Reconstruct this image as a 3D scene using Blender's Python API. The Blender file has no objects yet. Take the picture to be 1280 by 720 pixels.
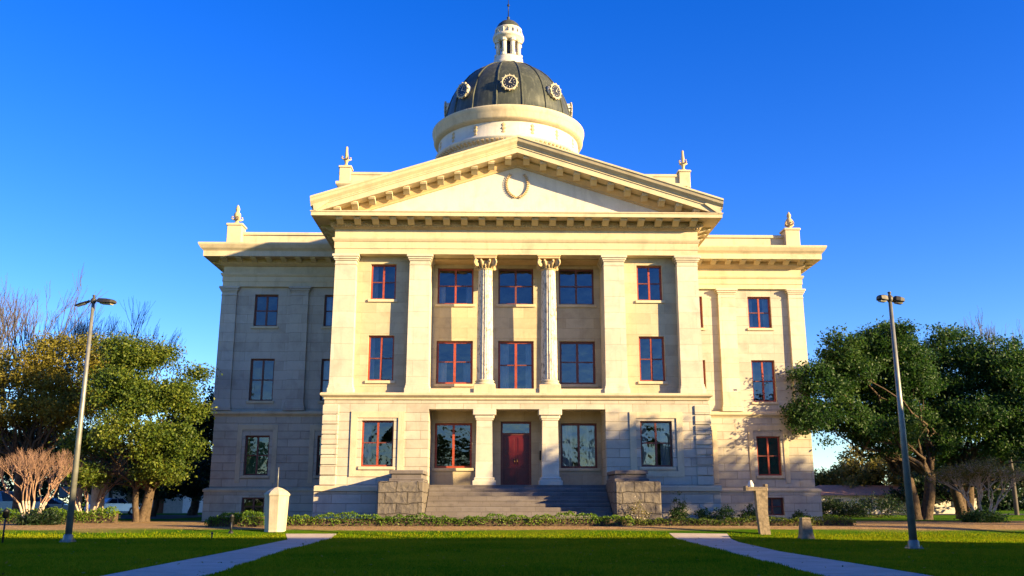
import bpy, math, random
import numpy as np
from mathutils import Vector, noise
R = math.radians
S = bpy.context.scene
COL = S.collection
SUN_AZ, SUN_EL = 63.0, 13.5

# ---------------------------------------------------------------- camera
FPX, HZ = 1140.0, 267.0
PITCH = math.atan(HZ / FPX); EYE = 1.6
cam = bpy.data.cameras.new('camera'); co = bpy.data.objects.new('camera', cam); COL.objects.link(co)
cam.sensor_width = 36.0; cam.lens = 36.0 * FPX / 1280.0; cam.clip_end = 3000; cam.clip_start = .1
co.location = (0, 0, EYE); co.rotation_euler = (math.pi / 2 + PITCH, 0, 0)
S.camera = co

def at(px, py, Y):
    """where the sight line through a photo pixel reaches depth Y (used to survey tree and car positions)"""
    x = (px - 640) / FPX; y = -(py - 360) / FPX
    c, s = math.cos(PITCH), math.sin(PITCH)
    d = (x, c - y * s, s + y * c); t = Y / d[1]
    return Vector((d[0] * t, Y, EYE + d[2] * t))

def ground_z(x, y):
    t = min(max((y - 40.5) / 6.0, 0), 1)
    return .42 * t * t * (3 - 2 * t)

# ---------------------------------------------------------------- world
w = bpy.data.worlds.new('World'); S.world = w; w.use_nodes = True
nt = w.node_tree; nt.nodes.clear()
out = nt.nodes.new('ShaderNodeOutputWorld'); bg = nt.nodes.new('ShaderNodeBackground')
sky = nt.nodes.new('ShaderNodeTexSky'); sky.sky_type = 'NISHITA'; sky.sun_disc = False
sky.sun_elevation = R(SUN_EL); sky.sun_rotation = R(180 - SUN_AZ)
sky.altitude = 300; sky.air_density = 1.0; sky.dust_density = 0.15; sky.ozone_density = 4.0
hs = nt.nodes.new('ShaderNodeHueSaturation'); hs.inputs['Saturation'].default_value = 1.27
hs.inputs['Hue'].default_value = .5255
nt.links.new(sky.outputs[0], hs.inputs['Color']); nt.links.new(hs.outputs[0], bg.inputs[0])
bg.inputs[1].default_value = .094
nt.links.new(bg.outputs[0], out.inputs[0])
sl = bpy.data.lights.new('sun', 'SUN'); sl.energy = 5.0; sl.angle = R(.55); sl.color = (1.0, .74, .37)
so = bpy.data.objects.new('sun', sl); COL.objects.link(so)
sd = Vector((math.sin(R(SUN_AZ)) * math.cos(R(SUN_EL)), -math.cos(R(SUN_AZ)) * math.cos(R(SUN_EL)), math.sin(R(SUN_EL))))
so.rotation_euler = sd.to_track_quat('Z', 'Y').to_euler()
S.view_settings.view_transform = 'Standard'; S.view_settings.look = 'None'
S.view_settings.exposure = 1.85; S.view_settings.gamma = 1.0
S.render.engine = 'CYCLES'
S.cycles.max_bounces = 6; S.cycles.diffuse_bounces = 3; S.cycles.glossy_bounces = 3; S.cycles.transmission_bounces = 4
S.cycles.transparent_max_bounces = 8; S.cycles.caustics_reflective = False; S.cycles.caustics_refractive = False

# ---------------------------------------------------------------- materials
class NM:
    def __init__(s, name):
        s.m = bpy.data.materials.new(name); s.m.use_nodes = True; s.t = s.m.node_tree
        s.b = s.t.nodes['Principled BSDF']
    def n(s, typ, **kw):
        nd = s.t.nodes.new(typ)
        for k, v in kw.items():
            if k.startswith('i_'): nd.inputs[k[2:].replace('_', ' ')].default_value = v
            else: setattr(nd, k, v)
        return nd
    def l(s, a, b): s.t.links.new(a, b)
    def coord(s, kind='Object', scale=(1, 1, 1)):
        tc = s.n('ShaderNodeTexCoord'); mp = s.n('ShaderNodeMapping'); mp.inputs['Scale'].default_value = scale
        s.l(tc.outputs[kind], mp.inputs[0]); return mp.outputs[0]
    def noise(s, vec, scale, detail=6, rough=.6, dist=0):
        n = s.n('ShaderNodeTexNoise'); n.inputs['Scale'].default_value = scale; n.inputs['Detail'].default_value = detail
        n.inputs['Roughness'].default_value = rough; n.inputs['Distortion'].default_value = dist
        s.l(vec, n.inputs['Vector']); return n.outputs[0]
    def ramp(s, fac, stops):
        r = s.n('ShaderNodeValToRGB'); e = r.color_ramp.elements
        while len(e) < len(stops): e.new(.5)
        for k, (p, c) in enumerate(stops): e[k].position = p; e[k].color = (*c, 1) if len(c) == 3 else c
        s.l(fac, r.inputs[0]); return r.outputs[0]
    def mix(s, fac, a, b, typ='MIX'):
        m = s.n('ShaderNodeMix', data_type='RGBA', blend_type=typ)
        for sock, v in ((m.inputs[0], fac), (m.inputs[6], a), (m.inputs[7], b)):
            if isinstance(v, (int, float)): sock.default_value = v
            elif isinstance(v, tuple): sock.default_value = (*v, 1)
            else: s.l(v, sock)
        return m.outputs[2]
    def bump(s, h, dist=.01, strength=1.0, prev=None):
        b = s.n('ShaderNodeBump'); b.inputs['Distance'].default_value = dist; b.inputs['Strength'].default_value = strength
        s.l(h, b.inputs['Height'])
        if prev is not None: s.l(prev, b.inputs['Normal'])
        return b.outputs[0]
    def fin(s, col=None, nrm=None, rough=.8, metal=0, spec=.3):
        if col is not None:
            if isinstance(col, tuple): s.b.inputs['Base Color'].default_value = (*col, 1)
            else: s.l(col, s.b.inputs['Base Color'])
        if nrm is not None: s.l(nrm, s.b.inputs['Normal'])
        s.b.inputs['Roughness'].default_value = rough; s.b.inputs['Metallic'].default_value = metal
        s.b.inputs['Specular IOR Level'].default_value = spec
        return s.m

def stone(name, base, course=None, bw=1.4, groove=.02, rubble=False, stain=.5):
    """limestone: mottled, with streaks of weathering; optional coursing"""
    k = NM(name); v = k.coord('Object')
    n1 = k.noise(v, .9, 8, .65, .4); n2 = k.noise(v, 14, 5, .7)
    vs = k.coord('Object', (3.0, 3.0, .35)); n3 = k.noise(vs, .8, 6, .7)
    dark = tuple(c * f for c, f in zip(base, (.76, .75, .76))); lite = tuple(min(1, c * f) for c, f in zip(base, (1.1, 1.09, 1.05)))
    c = k.ramp(n1, [(.3, dark), (.5, base), (.72, lite)])
    c = k.mix(k.ramp(n2, [(.35, (.35,) * 3), (.65, (0,) * 3)]), c, tuple(q * .8 for q in base))
    c = k.mix(k.ramp(n3, [(.52, (0,) * 3), (.75, (stain,) * 3)]), c, tuple(q * f for q, f in zip(base, (.6, .58, .56))))
    h = k.bump(n2, .006, .8)
    h = k.bump(n1, .03, .3, h)
    if course:
        sx = k.n('ShaderNodeSeparateXYZ'); k.l(k.coord('Object'), sx.inputs[0])
        ad = k.n('ShaderNodeMath', operation='ADD'); k.l(sx.outputs[0], ad.inputs[0]); k.l(sx.outputs[1], ad.inputs[1])
        cb = k.n('ShaderNodeCombineXYZ'); k.l(ad.outputs[0], cb.inputs[0]); k.l(sx.outputs[2], cb.inputs[1])
        vec = cb.outputs[0]
        if rubble:
            nv = k.n('ShaderNodeTexNoise'); nv.inputs['Scale'].default_value = 1.5; k.l(vec, nv.inputs['Vector'])
            vm = k.n('ShaderNodeVectorMath', operation='SCALE'); k.l(nv.outputs[1], vm.inputs[0]); vm.inputs['Scale'].default_value = .25
            va = k.n('ShaderNodeVectorMath', operation='ADD'); k.l(vec, va.inputs[0]); k.l(vm.outputs[0], va.inputs[1]); vec = va.outputs[0]
        br = k.n('ShaderNodeTexBrick'); k.l(vec, br.inputs['Vector'])
        br.inputs['Scale'].default_value = 1; br.inputs['Brick Width'].default_value = bw; br.inputs['Row Height'].default_value = course
        br.inputs['Mortar Size'].default_value = groove; br.inputs['Mortar Smooth'].default_value = .3; br.inputs['Bias'].default_value = 0
        br.inputs['Color1'].default_value = (1, 1, 1, 1); br.inputs['Color2'].default_value = (.84, .82, .80, 1); br.inputs['Mortar'].default_value = (.66, .63, .58, 1) if not rubble else (.4, .38, .35, 1)
        c = k.mix(1.0, c, br.outputs[0], 'MULTIPLY')
        inv = k.n('ShaderNodeMath', operation='SUBTRACT'); inv.inputs[0].default_value = 1; k.l(br.outputs[1], inv.inputs[1])
        h = k.bump(inv.outputs[0], .03, .6 if course < .9 and groove < .012 else 1.0, h)
        if rubble:
            vo = k.n('ShaderNodeTexVoronoi'); vo.inputs['Scale'].default_value = 3.2; k.l(v, vo.inputs['Vector']); h = k.bump(vo.outputs[0], .07, .6, h)
            h = k.bump(n1, .2, .6, h)
    return k.fin(c, h, .85, 0, .25)

def simple(name, col, rough=.6, metal=0, var=.15, scale=6, spec=.4, bump=0):
    k = NM(name); v = k.coord('Object'); n = k.noise(v, scale, 5, .6)
    c = k.ramp(n, [(.3, tuple(q * (1 - var) for q in col)), (.7, tuple(min(1, q * (1 + var)) for q in col))])
    return k.fin(c, k.bump(n, bump, 1) if bump else None, rough, metal, spec)

LS = (.50, .42, .28)
M = {}
M['stone'] = stone('limestone_smooth', LS, .62, 1.7, .006, stain=.25)
M['trim'] = stone('limestone_trim', (.545, .455, .30), stain=.5)
M['pilaster'] = stone('limestone_pilaster', (.57, .52, .415), .95, 3.0, .004, stain=.4)
M['course'] = stone('limestone_coursed', (.50, .45, .355), .50, 1.6, .016, stain=.35)
M['wing'] = stone('limestone_wing', (.48, .44, .365), .62, 1.7, .010, stain=.4)  # cooler base colour carries the bluish shade of the left wing
M['rubble'] = stone('limestone_rubble', (.15, .13, .11), .55, 1.1, .03, rubble=True, stain=.5)
M['step'] = stone('step_stone', (.17, .148, .137), .27, 1.3, .012, stain=.6)
M['monument'] = stone('monument_limestone', (.46, .40, .28), stain=.9)
M['ornament'] = stone('limestone_carved', (.50, .37, .205), stain=.5)
M['white'] = stone('limestone_white', (.58, .54, .46), stain=.45)
k_ = NM('veined_column_stone'); v_ = k_.coord('Object', (1.6, 1.6, .9)); a_ = k_.noise(v_, 2.2, 9, .75, 1.6); b_ = k_.noise(v_, 9, 6, .7)
c_ = k_.ramp(a_, [(.40, (.20, .17, .14)), (.47, (.50, .43, .33)), (.55, (.60, .54, .44)), (.66, (.42, .35, .26))]); c_ = k_.mix(k_.ramp(b_, [(.55, (0,) * 3), (.7, (.6,) * 3)]), c_, (.28, .24, .19))
M['column'] = k_.fin(c_, k_.bump(b_, .012, .8), .8, 0, .3)
M['frame'] = simple('red_window_wood', (.27, .05, .022), .45, 0, .25, 5)  # orange-red tone meant for the frames in sun
M['frame_dark_shaded'] = simple('dark_shaded_window_wood', (.13, .035, .022), .45, 0, .25, 5)  # shade put into the frame colour for unlit windows; also transoms and door
M['door'] = simple('dark_red_door', (.075, .004, .004), .35, 0, .2, 3)
M['brass'] = simple('aged_brass', (.35, .25, .1), .35, 1)
M['curtain'] = simple('pale_curtain', (.62, .62, .60), .9, 0, .15, 3)
M['green_sheet'] = simple('green_window_sheet', (.05, .22, .10), .7, 0, .3, 4)
M['board'] = simple('pale_board', (.55, .5, .42), .7, 0, .15, 4)
M['dark'] = simple('dark_iron', (.03, .03, .032), .5, .6)
M['roofing'] = simple('roof_membrane', (.22, .2, .17), .8, 0, .15, 1)
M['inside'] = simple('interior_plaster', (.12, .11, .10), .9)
M['clockwhite'] = simple('clock_white', (.45, .44, .40), .5)
M['clockblack'] = simple('clock_black', (.012, .014, .02), .3)
M['galv'] = simple('galvanised_pole', (.20, .20, .17), .45, .4, .25, 3)
M['lamphead'] = simple('lamp_head_metal', (.055, .05, .04), .5, .3, .3, 6)
M['lens'] = simple('lamp_lens', (.30, .27, .2), .2)
M['timber'] = simple('weathered_timber', (.22, .17, .11), .85, 0, .4, 7, .2, .02)
M['black_plastic'] = simple('tyre_rubber', (.02, .02, .02), .8)
M['redlamp'] = simple('tail_light', (.4, .01, .01), .2)
M['hub'] = simple('wheel_metal', (.5, .5, .5), .3, .8)

def glass():
    k = NM('window_glass'); t = k.t; t.nodes.remove(k.b)
    o = t.nodes['Material Output']; tr = k.n('ShaderNodeBsdfTransparent'); gl = k.n('ShaderNodeBsdfGlossy')
    tr.inputs[0].default_value = (.55, .6, .65, 1); gl.inputs['Roughness'].default_value = .03; gl.inputs[0].default_value = (.9, .95, 1, 1)
    nz = k.noise(k.coord('Object'), 1.6, 2, .5); b = k.bump(nz, .012, 1); k.l(b, gl.inputs['Normal'])
    fr = k.n('ShaderNodeFresnel'); fr.inputs[0].default_value = 1.6
    ad = k.n('ShaderNodeMath', operation='ADD'); ad.use_clamp = True; k.l(fr.outputs[0], ad.inputs[0]); ad.inputs[1].default_value = .05
    mx = k.n('ShaderNodeMixShader'); k.l(ad.outputs[0], mx.inputs[0]); k.l(tr.outputs[0], mx.inputs[1]); k.l(gl.outputs[0], mx.inputs[2])
    k.l(mx.outputs[0], o.inputs[0]); return k.m
M['glass'] = glass()

def dome_mat():
    k = NM('weathered_dome_copper'); v = k.coord('Object')
    n = k.noise(v, .9, 8, .7); vs = k.coord('Object', (4, 4, .4)); n2 = k.noise(vs, 1.2, 6, .7)
    c = k.ramp(n, [(.3, (.026, .032, .024)), (.6, (.052, .058, .040)), (.8, (.08, .083, .058))])
    c = k.mix(k.ramp(n2, [(.5, (0,) * 3), (.7, (.5,) * 3)]), c, (.16, .165, .12))
    return k.fin(c, k.bump(n, .02, .4), .5, .15, .45)
M['dome'] = dome_mat()

def leafmat(name, cols, trans=.35, rough=.55):
    k = NM(name); g = k.n('ShaderNodeNewGeometry')
    n = k.noise(k.coord('Object'), .35, 3, .5)
    ad = k.n('ShaderNodeMath', operation='MULTIPLY_ADD'); k.l(g.outputs['Random Per Island'], ad.inputs[0]); ad.inputs[1].default_value = .55
    sb = k.n('ShaderNodeMath', operation='MULTIPLY_ADD'); k.l(n, sb.inputs[0]); sb.inputs[1].default_value = 1.1; sb.inputs[2].default_value = -.32
    k.l(sb.outputs[0], ad.inputs[2])
    nn = len(cols); c = k.ramp(ad.outputs[0], [(.1 + .8 * i / (nn - 1), cc) for i, cc in enumerate(cols)])
    k.l(c, k.b.inputs['Base Color']); k.b.inputs['Roughness'].default_value = rough; k.b.inputs['Specular IOR Level'].default_value = .3
    tl = k.n('ShaderNodeBsdfTranslucent'); hsv = k.n('ShaderNodeHueSaturation'); hsv.inputs['Value'].default_value = 1.5; k.l(c, hsv.inputs['Color']); k.l(hsv.outputs[0], tl.inputs[0])
    mx = k.n('ShaderNodeMixShader'); mx.inputs[0].default_value = trans
    k.l(k.b.outputs[0], mx.inputs[1]); k.l(tl.outputs[0], mx.inputs[2]); k.l(mx.outputs[0], k.t.nodes['Material Output'].inputs[0])
    return k.m
M['leaf_dark'] = leafmat('oak_leaves', [(.008, .028, .006), (.018, .055, .009), (.036, .085, .013), (.065, .11, .016)])
M['leaf_green'] = leafmat('bright_oak_leaves', [(.018, .042, .006), (.055, .095, .010), (.115, .15, .014), (.18, .19, .025)])
M['leaf_brown'] = leafmat('bronze_oak_leaves', [(.05, .06, .010), (.14, .12, .015), (.19, .17, .02), (.22, .16, .03)])
M['leaf_yellow'] = leafmat('yellowing_leaves', [(.05, .06, .012), (.12, .12, .02), (.18, .15, .03), (.22, .17, .04)])
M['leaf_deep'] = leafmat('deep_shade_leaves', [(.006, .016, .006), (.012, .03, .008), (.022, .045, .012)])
M['leaf_hedge'] = leafmat('hedge_leaves', [(.03, .08, .006), (.09, .17, .010), (.17, .23, .02)])
M['petal'] = leafmat('pale_blossom', [(.45, .38, .32), (.6, .52, .45)])
M['twig_red'] = simple('reddish_twigs', (.27, .16, .105), .85, 0, .3, 3)
M['bark_pale'] = simple('pale_smooth_bark', (.46, .37, .27), .8, 0, .3, 5, .2, .01)
M['bark'] = simple('rough_dark_bark', (.085, .06, .04), .95, 0, .4, 6, .1, .05)
M['bark_grey'] = simple('grey_twigs', (.09, .075, .06), .9, 0, .2, 3)

def grass_blade():
    k = NM('grass_blades'); g = k.n('ShaderNodeNewGeometry')
    n = k.noise(k.coord('Object'), .25, 4, .6)
    ad = k.n('ShaderNodeMath', operation='MULTIPLY_ADD'); k.l(g.outputs['Random Per Island'], ad.inputs[0]); ad.inputs[1].default_value = .5; k.l(n, ad.inputs[2])
    c = k.ramp(ad.outputs[0], [(.3, (.03, .12, .003)), (.6, (.12, .20, .004)), (.95, (.26, .26, .010))])
    k.l(c, k.b.inputs['Base Color']); k.b.inputs['Roughness'].default_value = 1.0; k.b.inputs['Specular IOR Level'].default_value = .03
    tl = k.n('ShaderNodeBsdfTranslucent'); k.l(c, tl.inputs[0]); mx = k.n('ShaderNodeMixShader'); mx.inputs[0].default_value = .4
    k.l(k.b.outputs[0], mx.inputs[1]); k.l(tl.outputs[0], mx.inputs[2]); k.l(mx.outputs[0], k.t.nodes['Material Output'].inputs[0])
    return k.m
M['grass'] = grass_blade()

def ground_mat():
    k = NM('lawn_and_dirt'); v = k.coord('Object')
    n1 = k.noise(v, .18, 6, .6); n2 = k.noise(v, 3.0, 8, .7); n3 = k.noise(v, 40, 4, .7)
    gr = k.ramp(n1, [(.3, (.025, .10, .002)), (.5, (.07, .16, .003)), (.7, (.16, .20, .006))])
    gr = k.mix(k.ramp(n2, [(.5, (0,) * 3), (.75, (.55,) * 3)]), gr, (.11, .14, .015))
    gr = k.mix(k.ramp(n3, [(.35, (.5,) * 3), (.6, (0,) * 3)]), gr, (.02, .05, .005))
    di = k.ramp(n2, [(.3, (.20, .125, .055)), (.5, (.33, .215, .10)), (.7, (.42, .29, .15))])
    sx = k.n('ShaderNodeSeparateXYZ'); k.l(v, sx.inputs[0])
    vw = k.coord('Object', (.12, .7, 1)); nw = k.noise(vw, 1.0, 6, .65)
    ya = k.n('ShaderNodeMath', operation='MULTIPLY_ADD'); k.l(nw, ya.inputs[0]); ya.inputs[1].default_value = 4.0; k.l(sx.outputs[1], ya.inputs[2])
    m1 = k.n('ShaderNodeMapRange'); k.l(ya.outputs[0], m1.inputs[0]); m1.inputs[1].default_value = 46.0; m1.inputs[2].default_value = 46.9
    m2 = k.n('ShaderNodeMapRange'); k.l(ya.outputs[0], m2.inputs[0]); m2.inputs[1].default_value = 62; m2.inputs[2].default_value = 60
    mm = k.n('ShaderNodeMath', operation='MULTIPLY'); k.l(m1.outputs[0], mm.inputs[0]); k.l(m2.outputs[0], mm.inputs[1])
    c = k.mix(mm.outputs[0], gr, di)
    b = k.bump(n3, .04, 1); b = k.bump(n2, .08, .6, b)
    return k.fin(c, b, 1.0, 0, .02)
M['ground'] = ground_mat()
def conc():
    k = NM('path_concrete'); v = k.coord('Object'); n = k.noise(v, 1.2, 8, .65); n2 = k.noise(v, 30, 4, .6)
    c = k.ramp(n, [(.3, (.44, .355, .26)), (.7, (.62, .51, .39))]); c = k.mix(k.ramp(n2, [(.4, (.3,) * 3), (.6, (0,) * 3)]), c, (.25, .24, .22))
    br = k.n('ShaderNodeTexBrick'); k.l(v, br.inputs['Vector']); br.inputs['Scale'].default_value = 1; br.inputs['Brick Width'].default_value = 40; br.inputs['Row Height'].default_value = 1.5; br.inputs['Mortar Size'].default_value = .012
    br.inputs['Color1'].default_value = (1, 1, 1, 1); br.inputs['Color2'].default_value = (.86, .86, .86, 1); br.inputs['Mortar'].default_value = (.35, .33, .3, 1); c = k.mix(1.0, c, br.outputs[0], 'MULTIPLY')
    return k.fin(c, k.bump(n2, .01, .7), .9, 0, .2)
M['conc'] = conc()
M['asphalt'] = simple('asphalt', (.05, .05, .052), .9, 0, .25, 2, .2, .01)

# ---------------------------------------------------------------- mesh helpers
class MB:
    def __init__(s): s.v = []; s.f = []; s.sm = []
    def add(s, vs, fs, smooth=False):
        o = len(s.v); s.v += [tuple(p) for p in vs]; s.f += [tuple(i + o for i in f) for f in fs]; s.sm += [smooth] * len(fs); return s
    def box(s, x0, x1, y0, y1, z0, z1):
        return s.add([(x0, y0, z0), (x1, y0, z0), (x1, y1, z0), (x0, y1, z0), (x0, y0, z1), (x1, y0, z1), (x1, y1, z1), (x0, y1, z1)],
                     [(0, 3, 2, 1), (4, 5, 6, 7), (0, 1, 5, 4), (1, 2, 6, 5), (2, 3, 7, 6), (3, 0, 4, 7)])
    def bbox(s, x0, x1, y0, y1, z0, z1, b=.03):
        """box with its vertical and top edges chamfered"""
        def ring(i, z): return [(x0 + i, y0 + i + b, z), (x0 + i + b, y0 + i, z), (x1 - i - b, y0 + i, z), (x1 - i, y0 + i + b, z), (x1 - i, y1 - i - b, z), (x1 - i - b, y1 - i, z), (x0 + i + b, y1 - i, z), (x0 + i, y1 - i - b, z)]
        vs = ring(0, z0) + ring(0, z1 - b) + ring(b, z1); fs = [tuple(range(7, -1, -1)), tuple(range(16, 24))]
        for r in range(2):
            for i in range(8): j = (i + 1) % 8; fs.append((r * 8 + i, r * 8 + j, r * 8 + 8 + j, r * 8 + 8 + i))
        return s.add(vs, fs)
    def quad(s, *p): return s.add(p, [tuple(range(len(p)))])
    def lathe(s, prof, cx=0, cy=0, seg=24, smooth=True, flute=0, nfl=0, cap=True):
        vs = []; fs = []; n = len(prof)
        for (r, z) in prof:
            for i in range(seg):
                a = 2 * math.pi * i / seg; rr = r * (1 - flute * abs(math.sin(a * nfl / 2)) ** .6 * (1 if nfl else 0)) if nfl else r
                vs.append((cx + rr * math.cos(a), cy + rr * math.sin(a), z))
        for k in range(n - 1):
            for i in range(seg): j = (i + 1) % seg; fs.append((k * seg + i, k * seg + j, (k + 1) * seg + j, (k + 1) * seg + i))
        s.add(vs, fs, smooth)
        if cap: s.add([vs[i] for i in range(seg)][::-1], [tuple(range(seg))]); s.add([vs[(n - 1) * seg + i] for i in range(seg)], [tuple(range(seg))])
        return s
    def tube(s, pts, rad, sides=5, smooth=True, cap=False):
        pts = [Vector(p) for p in pts]; vs = []; fs = []; n = len(pts)
        up = Vector((.12, .31, .94)).normalized()
        for i, p in enumerate(pts):
            d = (pts[min(i + 1, n - 1)] - pts[max(i - 1, 0)])
            d = d.normalized() if d.length > 1e-9 else Vector((0, 0, 1))
            a = d.cross(up)
            if a.length < .15: a = d.cross(Vector((1, 0, 0)))
            a.normalize(); b = d.cross(a)
            r = rad[i] if hasattr(rad, '__len__') else rad
            for k in range(sides): t = 2 * math.pi * k / sides; vs.append(p + a * (r * math.cos(t)) + b * (r * math.sin(t)))
        for i in range(n - 1):
            for k in range(sides): j = (k + 1) % sides; fs.append((i * sides + k, i * sides + j, (i + 1) * sides + j, (i + 1) * sides + k))
        if cap: fs += [tuple(range(sides - 1, -1, -1)), tuple(range((n - 1) * sides, n * sides))]
        return s.add(vs, fs, smooth)
    def disc(s, c, axis, r, t, seg=20):
        c = Vector(c); a = Vector(axis).normalized(); return s.tube([c, c + a * t], r, seg, False, True)
    def sweep(s, path, prof, closed=False):
        """path: plan points (x, y) walked with the outside on the right hand; prof: (out, z)"""
        P = [Vector(p) for p in path]; n = len(P); offs = []
        for i in range(n):
            d0 = (P[i] - P[i - 1]).normalized() if (i > 0 or closed) else None
            d1 = (P[(i + 1) % n] - P[i]).normalized() if (i < n - 1 or closed) else None
            if d0 is None: d0 = d1
            if d1 is None: d1 = d0
            n0 = Vector((d0.y, -d0.x)); n1 = Vector((d1.y, -d1.x)); m = (n0 + n1)
            m = m / max(m.dot(n0), .2)
            offs.append(m)
        vs = [(P[i].x + offs[i].x * o, P[i].y + offs[i].y * o, z) for i in range(n) for (o, z) in prof]
        k = len(prof); fs = []
        for i in range(n if closed else n - 1):
            j = (i + 1) % n
            for q in range(k - 1): fs.append((i * k + q, j * k + q, j * k + q + 1, i * k + q + 1))
        s.add(vs, fs)
        if not closed: s.add(vs[:k], [tuple(range(k))]); s.add(vs[-k:], [tuple(range(k))])
        return s
    def build(s, name, mat, parent=None):
        me = bpy.data.meshes.new(name); me.from_pydata(s.v, [], s.f); me.materials.append(M[mat] if isinstance(mat, str) else mat)
        me.polygons.foreach_set('use_smooth', s.sm); me.validate(); me.update()
        o = bpy.data.objects.new(name, me); COL.objects.link(o); o.parent = parent
        return o

def tag(o, label=None, cat=None, group=None, kind=None):
    for k, v in (('label', label), ('category', cat), ('group', group), ('kind', kind)):
        if v: o[k] = v
    return o
def empty(name, loc, label, cat, group=None, rz=0):
    o = bpy.data.objects.new(name, None); COL.objects.link(o); o.location = loc; o.rotation_euler = (0, 0, rz); return tag(o, label, cat, group)
def quads(name, P, U, V, mat, parent=None, tri=False):
    """many small leaf or blade faces from numpy arrays of centres and half axes"""
    n = len(P)
    if tri: co_ = np.stack([P - U, P + U, P + V], 1).reshape(-1, 3); k = 3
    else: co_ = np.stack([P - U, P - V * .7, P + U, P + V * .7], 1).reshape(-1, 3); k = 4
    me = bpy.data.meshes.new(name); me.vertices.add(n * k); me.vertices.foreach_set('co', co_.astype(np.float32).ravel())
    me.loops.add(n * k); me.loops.foreach_set('vertex_index', np.arange(n * k, dtype=np.int32))
    me.polygons.add(n); me.polygons.foreach_set('loop_start', np.arange(0, n * k, k, dtype=np.int32))
    try: me.polygons.foreach_set('loop_total', np.full(n, k, dtype=np.int32))
    except Exception: pass
    me.update(calc_edges=True); me.materials.append(M[mat])
    o = bpy.data.objects.new(name, me); COL.objects.link(o); o.parent = parent; return o

# ================================================================ COURTHOUSE
YAW = 1.2
CH = empty('courthouse', (.3, 52.0, 0), 'three storey limestone courthouse with columned portico, pediment and dark clock dome', 'courthouse', rz=R(YAW))
def part(name, mat, mb, parent=None): return mb.build(name, mat, parent or CH)
G0 = .30     # ground at the walls

def wall(x0, x1, z0, z1, y, holes, depth=.38):
    """front wall with openings and their reveals, facing -y"""
    m = MB(); xs = sorted({x0, x1, *[h[0] for h in holes], *[h[1] for h in holes]}); zs = sorted({z0, z1, *[h[2] for h in holes], *[h[3] for h in holes]})
    for a, b in zip(xs, xs[1:]):
        for c, d in zip(zs, zs[1:]):
            if any(h[0] <= a and b <= h[1] and h[2] <= c and d <= h[3] for h in holes): continue
            m.quad((a, y, c), (b, y, c), (b, y, d), (a, y, d)); m.quad((a, y + depth, c), (a, y + depth, d), (b, y + depth, d), (b, y + depth, c))
    for a, b, c, d in holes:
        Y = y + depth
        m.quad((a, y, c), (a, y, d), (a, Y, d), (a, Y, c)); m.quad((b, y, c), (b, Y, c), (b, Y, d), (b, y, d))
        m.quad((a, y, c), (a, Y, c), (b, Y, c), (b, y, c)); m.quad((a, y, d), (b, y, d), (b, Y, d), (a, Y, d))
    Y = y + depth
    for a in (x0, x1): m.quad((a, y, z0), (a, y, z1), (a, Y, z1), (a, Y, z0))
    m.quad((x0, y, z1), (x1, y, z1), (x1, Y, z1), (x0, Y, z1)); return m

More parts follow.
